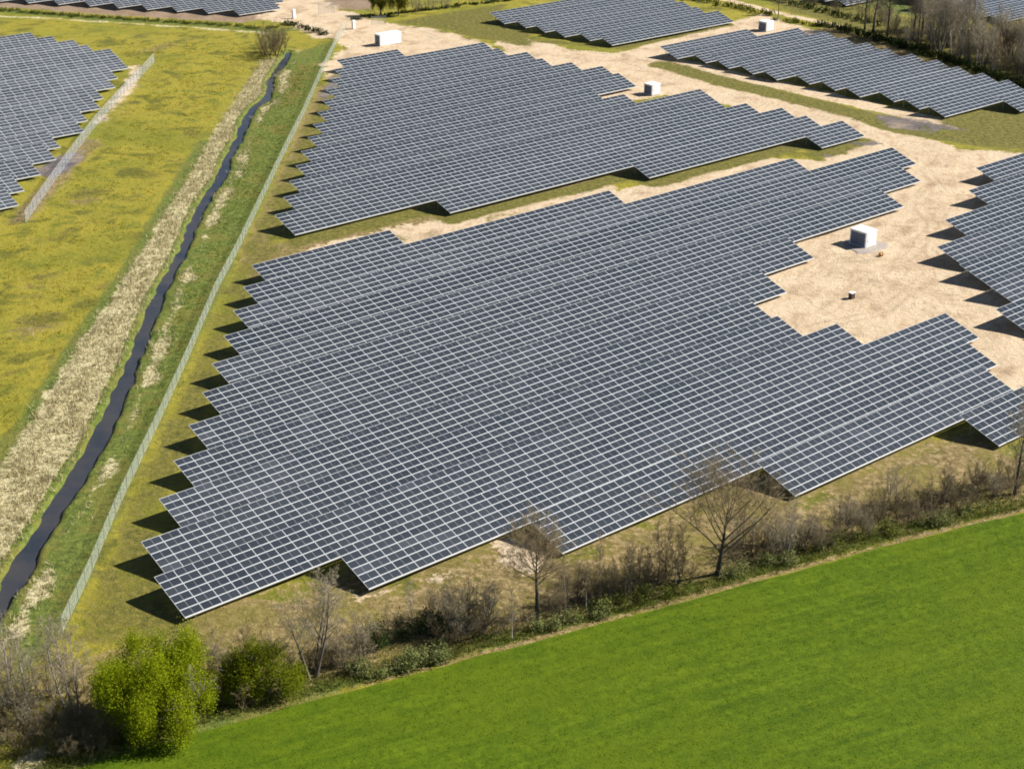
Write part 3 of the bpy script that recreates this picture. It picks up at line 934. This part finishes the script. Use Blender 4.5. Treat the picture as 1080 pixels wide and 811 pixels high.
# ------------------------------------------------------------------ stations and small kit
def station(px, py, lu, ln, h, label, plinth=True, doors=True):
    """box station: lu along the rows, ln across, placed by its nearest ground corner"""
    q = at(px, py)
    root = empty("transformer_station", q, YAW)
    tag(root, label, "transformer station" if lu < 5 else "container")
    b = MB(); b.box(0, 0, .12, lu, ln, h - .12, 0, .03); b.build("body", M["white"], root)
    b = MB(); b.box(-.10, -.10, h - .118, lu + .10, ln + .10, h, 0, .04); b.build("roof", M["roofw"], root)
    b = MB(); b.box(-.06, -.06, -.2, lu + .06, ln + .06, .118, 0); b.build("plinth", M["plinth"], root)
    # doors on the end face (-x) and on the long face
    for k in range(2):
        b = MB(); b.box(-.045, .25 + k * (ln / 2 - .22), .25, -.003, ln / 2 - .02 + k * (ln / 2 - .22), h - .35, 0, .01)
        d = b.build("door", M["doorshade"], root)  # dark blue colour puts the end face's shade into the doors
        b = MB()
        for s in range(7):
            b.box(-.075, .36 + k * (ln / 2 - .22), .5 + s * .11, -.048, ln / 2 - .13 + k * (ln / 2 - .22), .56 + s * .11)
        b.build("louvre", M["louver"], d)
    nd = max(1, int(lu // 2.4))
    for k in range(nd):
        x0 = .3 + k * (lu - .4) / nd
        b = MB(); b.box(x0, -.045, .25, x0 + min(1.9, (lu - .8) / nd), -.003, h - .35, 0, .01)
        d = b.build("door", M["white"], root)
        b = MB(); b.box(x0 + .12, -.075, 1.0, x0 + .17, -.048, 1.3); b.build("handle", M["steel"], d)
    return root
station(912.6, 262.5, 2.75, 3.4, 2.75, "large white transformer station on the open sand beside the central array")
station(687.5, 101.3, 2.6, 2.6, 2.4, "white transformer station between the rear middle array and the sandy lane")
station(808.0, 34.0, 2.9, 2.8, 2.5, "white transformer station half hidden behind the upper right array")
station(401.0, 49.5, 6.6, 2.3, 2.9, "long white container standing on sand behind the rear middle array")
# gravel apron below the nearest station
b = MB()
rg = random.Random(4)
N_ = 26
for ring in range(1):
    pts_ = []
    for i in range(N_):
        a = 2 * PI * i / N_
        rr_ = 3.6 + rg.uniform(-.5, .6)
        pts_.append((rr_ * math.cos(a), rr_ * .85 * math.sin(a), .10))
    b.v += pts_ + [(p[0] * 1.12, p[1] * 1.12, -.02) for p in pts_]
    b.f.append(tuple(range(N_))); b.m.append(0)
    for i in range(N_):
        j = (i + 1) % N_
        b.f.append((i, i + N_, j + N_, j)); b.m.append(0)
q = at(912.6, 262.5) + UX * 1.2 + UN * 1.2
tag(b.build("gravel_apron", M["gravel"], None, q, (0, 0, YAW)), kind="structure")

q = at(898, 315.5)
root = empty("cable_cabinet", q, YAW)
tag(root, "small dark brown cable cabinet standing alone on the open sand", "cabinet")
b = MB(); b.box(-.42, -.32, .1, .42, .32, 1.02, 0, .03); b.build("body", M["darkbox"], root)
b = MB(); b.box(-.47, -.37, 1.023, .47, .37, 1.12, 0, .04); b.build("lid", M["roofw"], root)
b = MB(); b.box(-.48, -.38, -.1, .48, .38, .098); b.build("base", M["plinth"], root)

q = at(929, 270.5)
root = empty("cable_drum", q, .6)
root.scale = (.7, .7, .7)
tag(root, "small orange cable drum lying on the sand just beside the large station", "cable drum")
def disc(mb, x0, x1, r0, n=20):
    k = len(mb.v)
    for x in (x0, x1):
        for i in range(n):
            mb.v.append((x, r0 * math.cos(2 * PI * i / n), .5 + r0 * math.sin(2 * PI * i / n)))
    for i in range(n):
        j = (i + 1) % n
        mb.f.append((k + i, k + j, k + n + j, k + n + i)); mb.m.append(0)
    mb.f.append(tuple(k + n - 1 - i for i in range(n))); mb.m.append(0)
    mb.f.append(tuple(k + n + i for i in range(n))); mb.m.append(0)
for x in (-.36, .30):
    b = MB(); disc(b, x, x + .06, .5); b.build("flange", M["orange"], root)
b = MB(); disc(b, -.298, .298, .3); b.build("core", M["orange"], root)

for (px, py, hh_, lab) in ((373, 31, 2.2, "slim white cabinet at the far end of the long fence"), (310, 20, 2.4, "slim white cabinet on the sandy road beside the top left array")):
    root = empty("white_cabinet", at(px, py), YAW)
    tag(root, lab, "cabinet")
    b = MB(); b.box(-.42, -.32, .1, .42, .32, hh_, 0, .03); b.build("body", M["white"], root)
    b = MB(); b.box(-.48, -.38, hh_ + .003, .48, .38, hh_ + .1, 0, .04); b.build("lid", M["roofw"], root)
    b = MB(); b.box(-.34, -.355, .3, .34, -.323, hh_ - .15, 0, .01); b.build("door", M["white"], root)

# ------------------------------------------------------------------ bare trees
def wander(rng, p, d, length, n, jit, up):
    pts = [p.copy()]
    q = p.copy(); dd = d.normalized()
    for i in range(n):
        dd = (dd + Vector((rng.gauss(0, jit), rng.gauss(0, jit), rng.gauss(0, jit) + up))).normalized()
        q = q + dd * (length / n)
        pts.append(q.copy())
    return pts, dd

def bare_tree(seed, h, r0, trunk_h, nlimb, limb_len, angle, ntwig, up=.06, crook=.08, fine=.011, stems=1, stem_spread=.0):
    """returns (trunk MB, crown MB)"""
    rng = random.Random(seed)
    T, C = MB(), MB()
    for s in range(stems):
        a0 = rng.uniform(0, 2 * PI)
        base = Vector((stem_spread * .3 * math.cos(a0), stem_spread * .3 * math.sin(a0), -.15)) if stems > 1 else Vector((0, 0, -.15))
        d0 = Vector((stem_spread * .18 * math.cos(a0), stem_spread * .18 * math.sin(a0), 1)) if stems > 1 else Vector((rng.gauss(0, .04), rng.gauss(0, .04), 1))
        hs = h * (rng.uniform(.75, 1) if stems > 1 else 1)
        n = 9
        pts, _ = wander(rng, base, d0, hs * .92, n, crook * .5, .08)
        rad = [r0 * (1 - .90 * (i / n) ** .85) for i in range(n + 1)]
        rad[0] *= 1.35
        T.tube(pts, rad, 7)
        tot = len(pts) - 1
        for li in range(nlimb):
            f = trunk_h / hs + (1 - trunk_h / hs) * ((li + rng.random() * .8) / nlimb) * .97
            k = min(tot - 1, int(f * tot)); t = f * tot - k
            p = pts[k].lerp(pts[k + 1], t)
            r_at = max(.02, r0 * (1 - .90 * (f) ** .85))
            az = li * 2.4 + rng.uniform(-.5, .5)
            an = angle * rng.uniform(.75, 1.2) * (1 - .35 * f)
            d = Vector((math.sin(an) * math.cos(az), math.sin(an) * math.sin(az), math.cos(an)))
            ll = limb_len * rng.uniform(.7, 1.1) * (1 - .55 * max(0, (f - trunk_h / hs)) )
            lp, _ = wander(rng, p, d, ll, 6, crook, up)
            lr = min(r_at * .62, .035 + .028 * ll)
            C.tube(lp, [lr * (1 - .82 * i / 6) for i in range(7)], 5)
            # branches
            nb = 7
            for bi in range(nb):
                g_ = .22 + .78 * (bi + rng.random()) / nb
                kk = min(5, int(g_ * 6)); bp = lp[kk].lerp(lp[min(6, kk + 1)], g_ * 6 - kk)
                ld = (lp[min(6, kk + 1)] - lp[kk]).normalized()
                side_ = ld.orthogonal().normalized()
                side_.rotate(Matrix.Rotation(bi * 2.4 + rng.uniform(-.6, .6), 3, ld))
                bd = (ld * .8 + side_ * rng.uniform(.55, 1.0)).normalized()
                bl = ll * rng.uniform(.28, .5) * (1.1 - .5 * g_)
                bpts, _ = wander(rng, bp, bd, bl, 4, crook * 1.3, up)
                br = max(fine * 1.4, lr * .38 * (1 - .5 * g_))
                C.tube(bpts, [br * (1 - .75 * i / 4) for i in range(5)], 3)
                for ti in range(ntwig):
                    gg = .15 + .85 * (ti + rng.random()) / ntwig
                    k3 = min(3, int(gg * 4)); tp = bpts[k3].lerp(bpts[k3 + 1], gg * 4 - k3)
                    bdir = (bpts[k3 + 1] - bpts[k3]).normalized()
                    sd_ = Vector((rng.gauss(0, 1), rng.gauss(0, 1), rng.gauss(0, 1) + .3)).normalized()
                    td = (bdir * .9 + sd_ * .75).normalized()
                    tl = bl * rng.uniform(.45, .85)
                    tpts, _ = wander(rng, tp, td, tl, 2, crook * 1.5, up * 1.2)
                    C.tube(tpts, [fine, fine * .8, fine * .5], 3)
                    for _ in range(3 if stems < 5 else 2):
                        sd2_ = Vector((rng.gauss(0, 1), rng.gauss(0, 1), rng.gauss(0, 1) + .3)).normalized()
                        e, _d = wander(rng, tpts[1], (td + sd2_ * .7), tl * .6, 1, 0, 0)
                        C.tube(e, [fine * .8, fine * .45], 3)
    return T, C

TREE_MESH = {}
def tree_kind(key, args, bark, twig):
    T, C_ = bare_tree(**args)
    TREE_MESH[key] = (T.mesh("trunk", [M[bark]], True), C_.mesh("crown", [M[twig]], True))
tree_kind("round", dict(seed=2, h=9.0, r0=.31, trunk_h=4.7, nlimb=18, limb_len=5.6, angle=1.1, up=.05, ntwig=12, fine=.012), "barkd", "twig")
tree_kind("vase", dict(seed=5, h=10.5, r0=.33, trunk_h=2.8, nlimb=16, limb_len=10.0, angle=.74, ntwig=12, up=.03, crook=.05, fine=.012), "barkd", "twig")
tree_kind("tall", dict(seed=9, h=13.5, r0=.22, trunk_h=5.0, nlimb=18, limb_len=4.0, angle=.85, ntwig=9, fine=.012), "barkd", "twigg")
tree_kind("multi", dict(seed=12, h=13.0, r0=.17, trunk_h=3.5, nlimb=9, limb_len=3.6, angle=.8, ntwig=6, fine=.011, stems=4, stem_spread=1.7), "bark", "twigg")
tree_kind("birch_a", dict(seed=15, h=12.5, r0=.15, trunk_h=3.0, nlimb=16, limb_len=2.8, angle=.7, ntwig=4, fine=.013), "birch", "twigg")
tree_kind("birch_b", dict(seed=16, h=11.0, r0=.12, trunk_h=2.4, nlimb=14, limb_len=2.5, angle=.75, ntwig=4, fine=.013), "birch", "twigg")
tree_kind("sapling_a", dict(seed=18, h=6.8, r0=.085, trunk_h=1.4, nlimb=12, limb_len=1.9, angle=.7, ntwig=4, fine=.011), "birch", "twig")
tree_kind("sapling_b", dict(seed=19, h=5.6, r0=.075, trunk_h=1.0, nlimb=11, limb_len=1.8, angle=.75, ntwig=4, fine=.011), "bark", "twig")
tree_kind("shrub_a", dict(seed=22, h=4.2, r0=.06, trunk_h=.3, nlimb=6, limb_len=1.8, angle=.9, ntwig=3, fine=.0085, stems=6, stem_spread=2.2, crook=.12), "twigd", "twigd")
tree_kind("shrub_b", dict(seed=23, h=3.4, r0=.05, trunk_h=.2, nlimb=6, limb_len=1.7, angle=1.0, ntwig=3, fine=.0085, stems=6, stem_spread=2.6, crook=.14), "twigd", "twig")
tree_kind("shrub_g", dict(seed=24, h=5.0, r0=.06, trunk_h=.4, nlimb=7, limb_len=1.9, angle=.85, ntwig=3, fine=.0085, stems=6, stem_spread=2.2, crook=.12), "bark", "twigg")

TR = random.Random(77)
def plant(kind, px, py, label, cat, name, sc=1.0, group=None, parts=True, sz=None, rz=None):
    T, C_ = TREE_MESH[kind]
    root = empty(name, at(px, py), TR.uniform(0, 6.28) if rz is None else rz)
    root.scale = (sc, sc, sz or sc * TR.uniform(.93, 1.08))
    tag(root, label, cat, group)
    link("trunk" if "shrub" not in kind else "stems", T, root)
    link("crown" if "shrub" not in kind else "twigs", C_, root)
    return root

plant("round", 566, 652, "dark bare tree with a single trunk and rounded crown, standing clear of the thicket", "tree", "bare_tree", 1.0)
plant("vase", 757, 606, "large bare tree whose many limbs fan out from a low fork", "tree", "bare_tree", 1.0, rz=.4)
plant("tall", 1070, 522, "tall slender bare tree at the right end of the hedge", "tree", "bare_tree", 1.0)
plant("multi", 328, 712, "bare tree of several long upright stems beside the olive bush", "tree", "bare_tree", 1.0)
plant("birch_a", 70, 757, "pale trunked bare tree beside the green willow, front one of three", "tree", "bare_tree", 1.0)
plant("birch_a", 77, 752, "pale trunked bare tree beside the green willow, middle one of three", "tree", "bare_tree", .92)
plant("birch_b", 84, 751, "pale trunked bare tree beside the green willow, nearest the willow of three", "tree", "bare_tree", 1.0)
plant("birch_b", 33, 758, "thin pale bare tree left of the three pale trunks", "tree", "bare_tree", .95)
plant("birch_b", 12, 742, "thin pale bare tree close to the stream at the left edge", "tree", "bare_tree", 1.0)
plant("birch_a", 150, 752, "pale thin stem rising against the shaded side of the willow", "tree", "bare_tree", .62)
plant("birch_b", 205, 762, "thin grey tree rising between the willow and the olive bush", "tree", "bare_tree", .62)
plant("birch_b", 540, 674, "thin pale bare sapling just left of the round crowned tree", "sapling", "bare_sapling", .52)
plant("birch_a", 435, 668, "thin pale bare sapling at the left of the brown thicket", "sapling", "bare_sapling", .5)
plant("sapling_a", 452, 672, "slim pale sapling beside the dark scrub patch", "sapling", "bare_sapling", .8)
plant("birch_b", 830, 588, "thin bare tree right of the fan shaped tree", "tree", "bare_tree", .75)

grp = "shrubs at the left corner"
for px, py, k, sc in ((-12, 760, "shrub_g", 1.2), (8, 775, "shrub_a", 1.0), (25, 790, "shrub_b", 1.1), (22, 745, "shrub_g", 1.15), (45, 768, "shrub_a", 1.05), (58, 785, "shrub_b", 1.1), (-10, 790, "shrub_g", 1.0), (50, 740, "shrub_g", 1.2), (5, 715, "shrub_g", 1.15), (90, 735, "shrub_a", .9), (62, 735, "shrub_a", .95), (-25, 730, "shrub_g", 1.2), (15, 760, "shrub_g", 1.1), (38, 780, "shrub_g", .9), (70, 770, "shrub_g", .9), (-5, 740, "shrub_g", 1.1), (30, 762, "shrub_g", 1.0)):
    plant(k, px, py, "bare twiggy shrub in the tangle around the pale trunks by the stream", "shrub", "bare_shrub", sc, grp)
grp = "shrubs in front of the willow"
for px, py, k, sc in ((88, 782, "shrub_b", 1.15), (105, 778, "shrub_a", .95), (118, 772, "shrub_b", 1.0), (75, 795, "shrub_b", .9), (100, 795, "shrub_b", .7)):
    plant(k, px, py, "low dark brown bare shrub at the foot of the green willow, left side", "shrub", "bare_shrub", sc, grp)
grp = "shrubs beside the olive bush"
for px, py, k, sc in ((235, 738, "shrub_a", 1.2), (250, 742, "shrub_b", 1.0), (225, 722, "shrub_a", 1.25), (246, 715, "shrub_g", 1.0), (262, 695, "shrub_a", .9)):
    plant(k, px, py, "dark bare shrub filling the gap between the willow and the olive bush", "shrub", "bare_shrub", sc, grp)
grp = "shrubs around the many stemmed tree"
for px, py, k, sc in ((318, 706, "shrub_a", .9), (340, 706, "shrub_a", 1.0), (358, 700, "shrub_g", .95), (375, 695, "shrub_g", 1.05), (388, 690, "shrub_a", .95), (366, 705, "shrub_b", .9), (350, 690, "shrub_a", .8)):
    plant(k, px, py, "bare shrub at the foot of the many stemmed tree right of the olive bush", "shrub", "bare_shrub", sc, grp)
grp = "thicket left of the round tree"
for px, py, k, sc in ((412, 668, "shrub_b", .9), (470, 676, "shrub_b", 1.0), (486, 672, "shrub_g", 1.15), (500, 668, "shrub_g", 1.2), (515, 668, "shrub_b", 1.0), (490, 655, "shrub_g", 1.1), (508, 652, "shrub_g", 1.0), (528, 660, "shrub_b", 1.0), (550, 660, "shrub_b", .8), (473, 660, "shrub_g", 1.0)):
    plant(k, px, py, "bare brown shrub in the thicket left of the round crowned tree", "shrub", "bare_shrub", sc, grp)
grp = "saplings between the two big trees"
for i in range(16):
    px = 590 + i * 8.6 + TR.uniform(-3, 3); py = 648 - (px - 590) * .27 + TR.uniform(-10, 4)
    plant(TR.choice(("sapling_a", "sapling_a", "sapling_b")), px, py, "slim bare sapling in the stand between the round and the fan shaped tree", "sapling", "bare_sapling", TR.uniform(.8, 1.05), grp)
grp = "shrubs between the two big trees"
for i in range(12):
    px = 592 + i * 12 + TR.uniform(-4, 4); py = 643 - (px - 592) * .26 + TR.uniform(-12, 4)
    plant(TR.choice(("shrub_b", "shrub_a")), px, py, "bare brown shrub under the saplings between the round and the fan shaped tree", "shrub", "bare_shrub", TR.uniform(.7, .95), grp)
grp = "hedge shrubs right of the fan tree"
for i in range(40):
    px = 772 + i * 8.0 + TR.uniform(-5, 5); py = 596 - (px - 772) * .252 + TR.uniform(-17, 6)
    plant(TR.choice(("shrub_b", "shrub_a", "shrub_g")), px, py, "bare hedge shrub between the fan shaped tree and the tall slender tree", "shrub", "bare_shrub", TR.uniform(.7, 1.05), grp)
grp = "hedge saplings right of the fan tree"
for i in range(14):
    px = 790 + i * 21 + TR.uniform(-8, 8); py = 592 - (px - 772) * .25 + TR.uniform(-8, 4)
    plant(TR.choice(("sapling_a", "sapling_b")), px, py, "thin bare sapling rising from the hedge right of the fan shaped tree", "sapling", "bare_sapling", TR.uniform(.6, .85), grp)

# ------------------------------------------------------------------ leafy bushes
def leaf_cloud(seed, clumps, n, size, zmin=.1, droop=.0, spray=1.05):
    """leaf faces in many small sprays through a set of ellipsoid clumps (x, y, z, rx, ry, rz)"""
    r = np.random.default_rng(seed)
    out_v = []
    vol = np.array([c[3] * c[4] * c[5] for c in clumps]); vol = vol / vol.sum()
    for c, w_ in zip(clumps, vol):
        m_ = int(n * w_)
        sprays = max(4, m_ // 14)
        u = r.normal(size=(sprays, 3)); u /= np.linalg.norm(u, axis=1)[:, None]
        rad = r.uniform(0, 1, sprays) ** (1 / 2.2)
        ctr = u * rad[:, None] * np.array(c[3:6]) * (1 + .22 * r.normal(size=(sprays, 1))) + np.array(c[:3])
        own = r.integers(0, sprays, m_)
        p = ctr[own] + r.normal(0, 1, (m_, 3)) * np.array([.13, .13, .42]) * spray * 1.0
        p = p[p[:, 2] > zmin]
        k = len(p)
        d = r.normal(size=(k, 3)); d[:, 2] = d[:, 2] * .8 + .35 - droop; d /= np.linalg.norm(d, axis=1)[:, None]
        e = np.cross(d, r.normal(size=(k, 3))); e /= np.linalg.norm(e, axis=1)[:, None]
        s = size * r.uniform(.6, 1.3, (k, 1))
        q = np.stack([p - e * s * .28, p + d * s * .5, p + e * s * .28, p + d * s * -.45], 1)
        out_v.append(q.reshape(-1, 3))
    v = np.concatenate(out_v)
    return v, np.arange(len(v)).reshape(-1, 4)

def bush(px, py, clumps, n, size, mat, stems, label, cat, name, seed, bark="bark", k=1.0):
    root = empty(name, at(px, py))
    tag(root, label, cat)
    v, f = leaf_cloud(seed, clumps, n, size)
    link("crown", np_mesh("crown", v, f, [M[mat]], 4), root)
    rng = random.Random(seed)
    b = MB()
    for i in range(stems):
        c = clumps[i % len(clumps)]
        p0 = Vector((rng.gauss(0, .5), rng.gauss(0, .5), -.2))
        p1 = Vector((c[0] + rng.gauss(0, .4), c[1] + rng.gauss(0, .4), c[2] + c[5] * rng.uniform(.2, .8)))
        mid_ = p0.lerp(p1, .5) + Vector((rng.gauss(0, .3), rng.gauss(0, .3), .4))
        b.tube([p0, p0.lerp(mid_, .6), mid_, p1], [.12 * k, .10 * k, .07 * k, .02 * k], 5)
        for j in range(14):
            t = rng.uniform(.35, 1)
            q = mid_.lerp(p1, t) if t > .5 else p0.lerp(mid_, t * 2)
            e = q + Vector((rng.gauss(0, .8), rng.gauss(0, .8), rng.uniform(.3, 1.5)))
            b.tube([q, q.lerp(e, .5) + Vector((0, 0, .1)), e], [.03 * min(1, k * 2), .022 * min(1, k * 2), .01], 3)
    b.build("stems", M[bark], root, smooth=True)
    return root

wr = random.Random(31)
wil = []
for i in range(46):
    a = wr.uniform(0, 2 * PI); rad = wr.uniform(0, 1) ** .6
    x, y = 5.0 * rad * math.cos(a), 4.4 * rad * math.sin(a)
    z = 2.2 + math.sqrt(1 - (.86 * rad) ** 2) * wr.uniform(0.2, 7.0)
    s = wr.uniform(.75, 1.8)
    wil.append((x * 1.12, y * 1.08, z * .95, s, s, s * 1.3))
bush(168, 762, wil, 125000, .165, "willow", 12, "big round willow bush in bright yellow green spring leaf, at the left", "bush", "willow_bush", 41)
ol = []
for i in range(24):
    a = wr.uniform(0, 2 * PI); rad = wr.uniform(0, 1) ** .6
    s = wr.uniform(.8, 1.3)
    ol.append((3.6 * rad * math.cos(a), 2.6 * rad * math.sin(a), 1.0 + (1 - rad * .5) * wr.uniform(.2, 4.2), s, s, s * 1.2))
bush(279, 732, ol, 42000, .15, "wdull", 8, "smaller olive green bush right of the big willow", "bush", "willow_bush", 43)
br_ = [(wr.uniform(-5.5, 5.5), wr.uniform(-1.2, 1.2), wr.uniform(.3, .8), wr.uniform(.7, 1.3), wr.uniform(.6, 1.0), wr.uniform(.35, .6)) for _ in range(20)]
root = bush(425, 703, br_, 5200, .24, "bramble", 4, "low pale green bramble patch in front of the dark scrub", "brambles", "bramble_patch", 44, "twigd", .2)
root.rotation_euler.z = .38
dk_ = [(wr.uniform(-4.5, 4.5), wr.uniform(-1.6, 1.6), wr.uniform(.5, 1.6), wr.uniform(.8, 1.4), wr.uniform(.8, 1.2), wr.uniform(.6, 1.1)) for _ in range(16)]
root = bush(440, 672, dk_, 6500, .20, "dgreen", 5, "dark evergreen scrub patch behind the pale brambles", "bush", "evergreen_scrub", 45, "twigd", .3)
root.rotation_euler.z = .35
for i, (px, py, lab) in enumerate(((610, 655, "low green bramble strip at the field edge below the saplings"), (680, 634, "low green bramble strip at the field edge left of the fan shaped tree"), (800, 600, "low green bramble strip at the field edge right of the fan shaped tree"), (900, 570, "low green bramble strip along the middle of the right hand hedge"), (1010, 546, "low green bramble strip below the tall slender tree"))):
    bb = [(wr.uniform(-5, 5), wr.uniform(-.8, .8), wr.uniform(.2, .6), wr.uniform(.6, 1.2), wr.uniform(.5, .8), wr.uniform(.3, .5)) for _ in range(16)]
    root = bush(px, py, bb, 3200, .22, "bramble" if i % 2 == 0 else "verge", 3, lab, "brambles", "bramble_patch", 50 + i, "twigd", .2)
    root.rotation_euler.z = .40

# ------------------------------------------------------------------ far hedge and wood
# clipped dark hedge between upper right array and the wood
HD, _ = resample(poly([(862, 28), (880, 30), (930, 44), (990, 62), (1040, 80), (1100, 101)]), np.ones(6), 1.6)
hx, hy = HD[0]
cl = [(x - hx + wr.gauss(0, .3), y - hy + wr.gauss(0, .3), wr.uniform(.5, 1.2), 1.7, 1.5, wr.uniform(.7, 1.2)) for x, y in HD]
root = empty("hedge", (hx, hy, 0)); tag(root, "long low dark green hedge between the upper right array and the bare wood", "hedge")
v, f = leaf_cloud(61, cl, 34000, .30, .05, 0, .5)
link("crown", np_mesh("crown", v, f, [M["dgreen"]], 4), root)
b = MB()
for x, y in HD[::2]:
    for _ in range(3):
        p0 = Vector((x - hx + wr.gauss(0, .5), y - hy + wr.gauss(0, .5), -.1))
        b.tube([p0, p0 + Vector((wr.gauss(0, .3), wr.gauss(0, .3), 1.2))], [.04, .02], 3)
b.build("stems", M["twigd"], root)
for i, (pts_, lab, mat_, ht) in enumerate((
        ([(690, -6), (740, 2), (790, 12), (815, 17)], "rough brown and green scrub hedge beside the pale track above the top middle array", "olive", .9),
        ([(800, -3), (850, 9), (890, 19), (925, 27)], "dark scrub hedge on the far side of the pale track at the top", "dgreen", 1.0),
        ([(818, 22), (840, 25), (862, 29)], "short green scrub strip beside the pale track right of the half hidden station", "olive", .6),
        ([(372, 21), (420, 15), (470, 9), (520, 3), (560, -3)], "dark low hedge line behind the long white container", "dgreen", .45),
        ([(-30, 9), (60, 16), (150, 22), (230, 27), (280, 31), (305, 27)], "thin green ditch hedge in front of the top left array", "verge", .35),
        ([(300, 26), (322, 31), (343, 38)], "short dark ditch hedge beside the end of the stream", "dgreen", .6))):
    Q, _ = resample(poly(pts_), np.ones(len(pts_)), 1.8)
    qx, qy = Q[0]
    cl = [(x - qx + wr.gauss(0, .5), y - qy + wr.gauss(0, .6), wr.uniform(.3, .9) * ht, 1.4, 1.2, wr.uniform(.6, 1.2) * ht) for x, y in Q]
    root = empty("hedge", (qx, qy, 0)); tag(root, lab, "hedge")
    v, f = leaf_cloud(70 + i, cl, 420 * len(Q), .28, .05, 0, .45)
    link("crown", np_mesh("crown", v, f, [M[mat_]], 4), root)
    b = MB()
    for x, y in Q[::2]:
        p0 = Vector((x - qx, y - qy, -.1))
        b.tube([p0, p0 + Vector((wr.gauss(0, .1), wr.gauss(0, .1), ht * .6))], [.03, .015], 3)
    b.build("stems", M["twigd"], root)

# the shrub clump at the stream's end and small ones near the top
plant("shrub_a", 287, 62, "dark bare shrub clump overhanging the far end of the stream, larger", "shrub", "bare_shrub", 1.7, sz=1.9)
plant("shrub_a", 295, 58, "dark bare shrub clump overhanging the far end of the stream, smaller", "shrub", "bare_shrub", 1.3)
for px, py, sc_, lab in ((283, 55, 1.6, "dark bare shrub behind the clump at the stream's end, meadow side"), (291, 50, 1.6, "dark bare shrub behind the clump at the stream's end, road side"), (288, 57, 1.5, "dark bare shrub in the middle of the clump at the stream's end")):
    plant("shrub_a", px, py, lab, "shrub", "bare_shrub", sc_, sz=sc_ * 1.1)
plant("shrub_a", 281, 60, "low dark bare shrub on the meadow side of the stream's end", "shrub", "bare_shrub", 1.2)
for px, py, lab in ((440, 13, "bare grey shrub on the hedge line right of the two olive trees"), (455, 11, "taller bare grey shrub on the hedge line above the grass"), (470, 9, "rightmost bare grey shrub on the hedge line at the top")):
    plant("shrub_g", px, py, lab, "shrub", "bare_shrub", 1.15)
# two olive trees at the top
for px, py, sc, lab, sd0 in ((401, 17, 1.0, "rounded olive green tree at the top left of the hedge line", 81), (420, 17, .95, "rounded olive green tree at the top, right of its twin", 82)):
    root = empty("olive_tree", at(px, py)); tag(root, lab, "tree")
    cc = []
    for i in range(14):
        a = wr.uniform(0, 2 * PI); rad = wr.uniform(0, 1) ** .6; s = wr.uniform(.7, 1.3)
        cc.append((2.2 * rad * math.cos(a), 2.0 * rad * math.sin(a), 2.2 + (1 - .5 * rad) * wr.uniform(.5, 4.5), s, s, s * 1.2))
    v, f = leaf_cloud(sd0, cc, 6000, .30)
    link("crown", np_mesh("crown", v, f, [M["olive"]], 4), root)
    b = MB(); b.tube([(0, 0, -.2), (.1, 0, 1.5), (.2, .1, 3.2), (.1, .2, 5)], [.2, .16, .1, .03], 6)
    for c in cc[:8]: b.tube([(.15, .05, 2.2), (c[0] * .6, c[1] * .6, c[2] * .8), c[:3]], [.08, .05, .02], 4)
    b.build("trunk", M["barkd"], root)

# row of bare trees along the track, trunks clearly seen
for i, (px, py, sc, kind) in enumerate(((821, 16, .62, "tall"), (912, 32, 1.25, "tall"), (921, 34, 1.3, "round"), (936, 39, 1.25, "tall"), (963, 42, 1.3, "round"), (968, 46, 1.1, "tall"), (972, 40, 1.3, "round"), (1025, 32, 1.3, "tall"))):
    lab = ["lone small bare tree beside the pale track above the upper right array", "bare tree with dark trunk, leftmost of the row along the pale track",
           "bare tree with dark trunk, second from left in the row along the track", "bare tree with dark trunk, third from left in the row along the track",
           "bare tree of the close trio by the track, left one", "bare tree of the close trio by the track, lowest one", "bare tree of the close trio by the track, right one",
           "tall bare tree rising in front of the far panels beyond the wood"][i]
    plant(kind, px, py, lab, "tree", "bare_tree", sc, "bare trees along the track")
grp = "trees of the bare wood"
for i in range(96):
    px = 975 + (i * 37 % 96) / 95 * 150 + TR.uniform(-4, 4)
    py = 57 + (px - 985) * .30 + TR.uniform(-26, 2)
    plant(TR.choice(("birch_a", "birch_b", "birch_b", "sapling_a", "multi")), px, py, "slim bare tree in the dense brown wood right of the track", "tree", "bare_tree", TR.uniform(1.05, 1.4) if px < 1030 else TR.uniform(.8, 1.08), grp)
grp = "undergrowth of the bare wood"
for i in range(60):
    px = 930 + i * 2.9 + TR.uniform(-4, 4); py = 40 + (px - 935) * .30 + TR.uniform(-20, 2)
    plant(TR.choice(("shrub_a", "shrub_g", "shrub_b")), px, py, "bare shrub in the undergrowth of the dense brown wood", "shrub", "bare_shrub", TR.uniform(.9, 1.3), grp)
grp = "shrubs beyond the pale track"
for i in range(16):
    px = 800 + i * 9 + TR.uniform(-4, 4); py = -4 + (px - 800) * .20 + TR.uniform(-8, 2)
    plant(TR.choice(("shrub_a", "shrub_g", "shrub_b")), px, py, "bare brown shrub in the scrub beyond the pale track", "shrub", "bare_shrub", TR.uniform(.8, 1.2), grp)
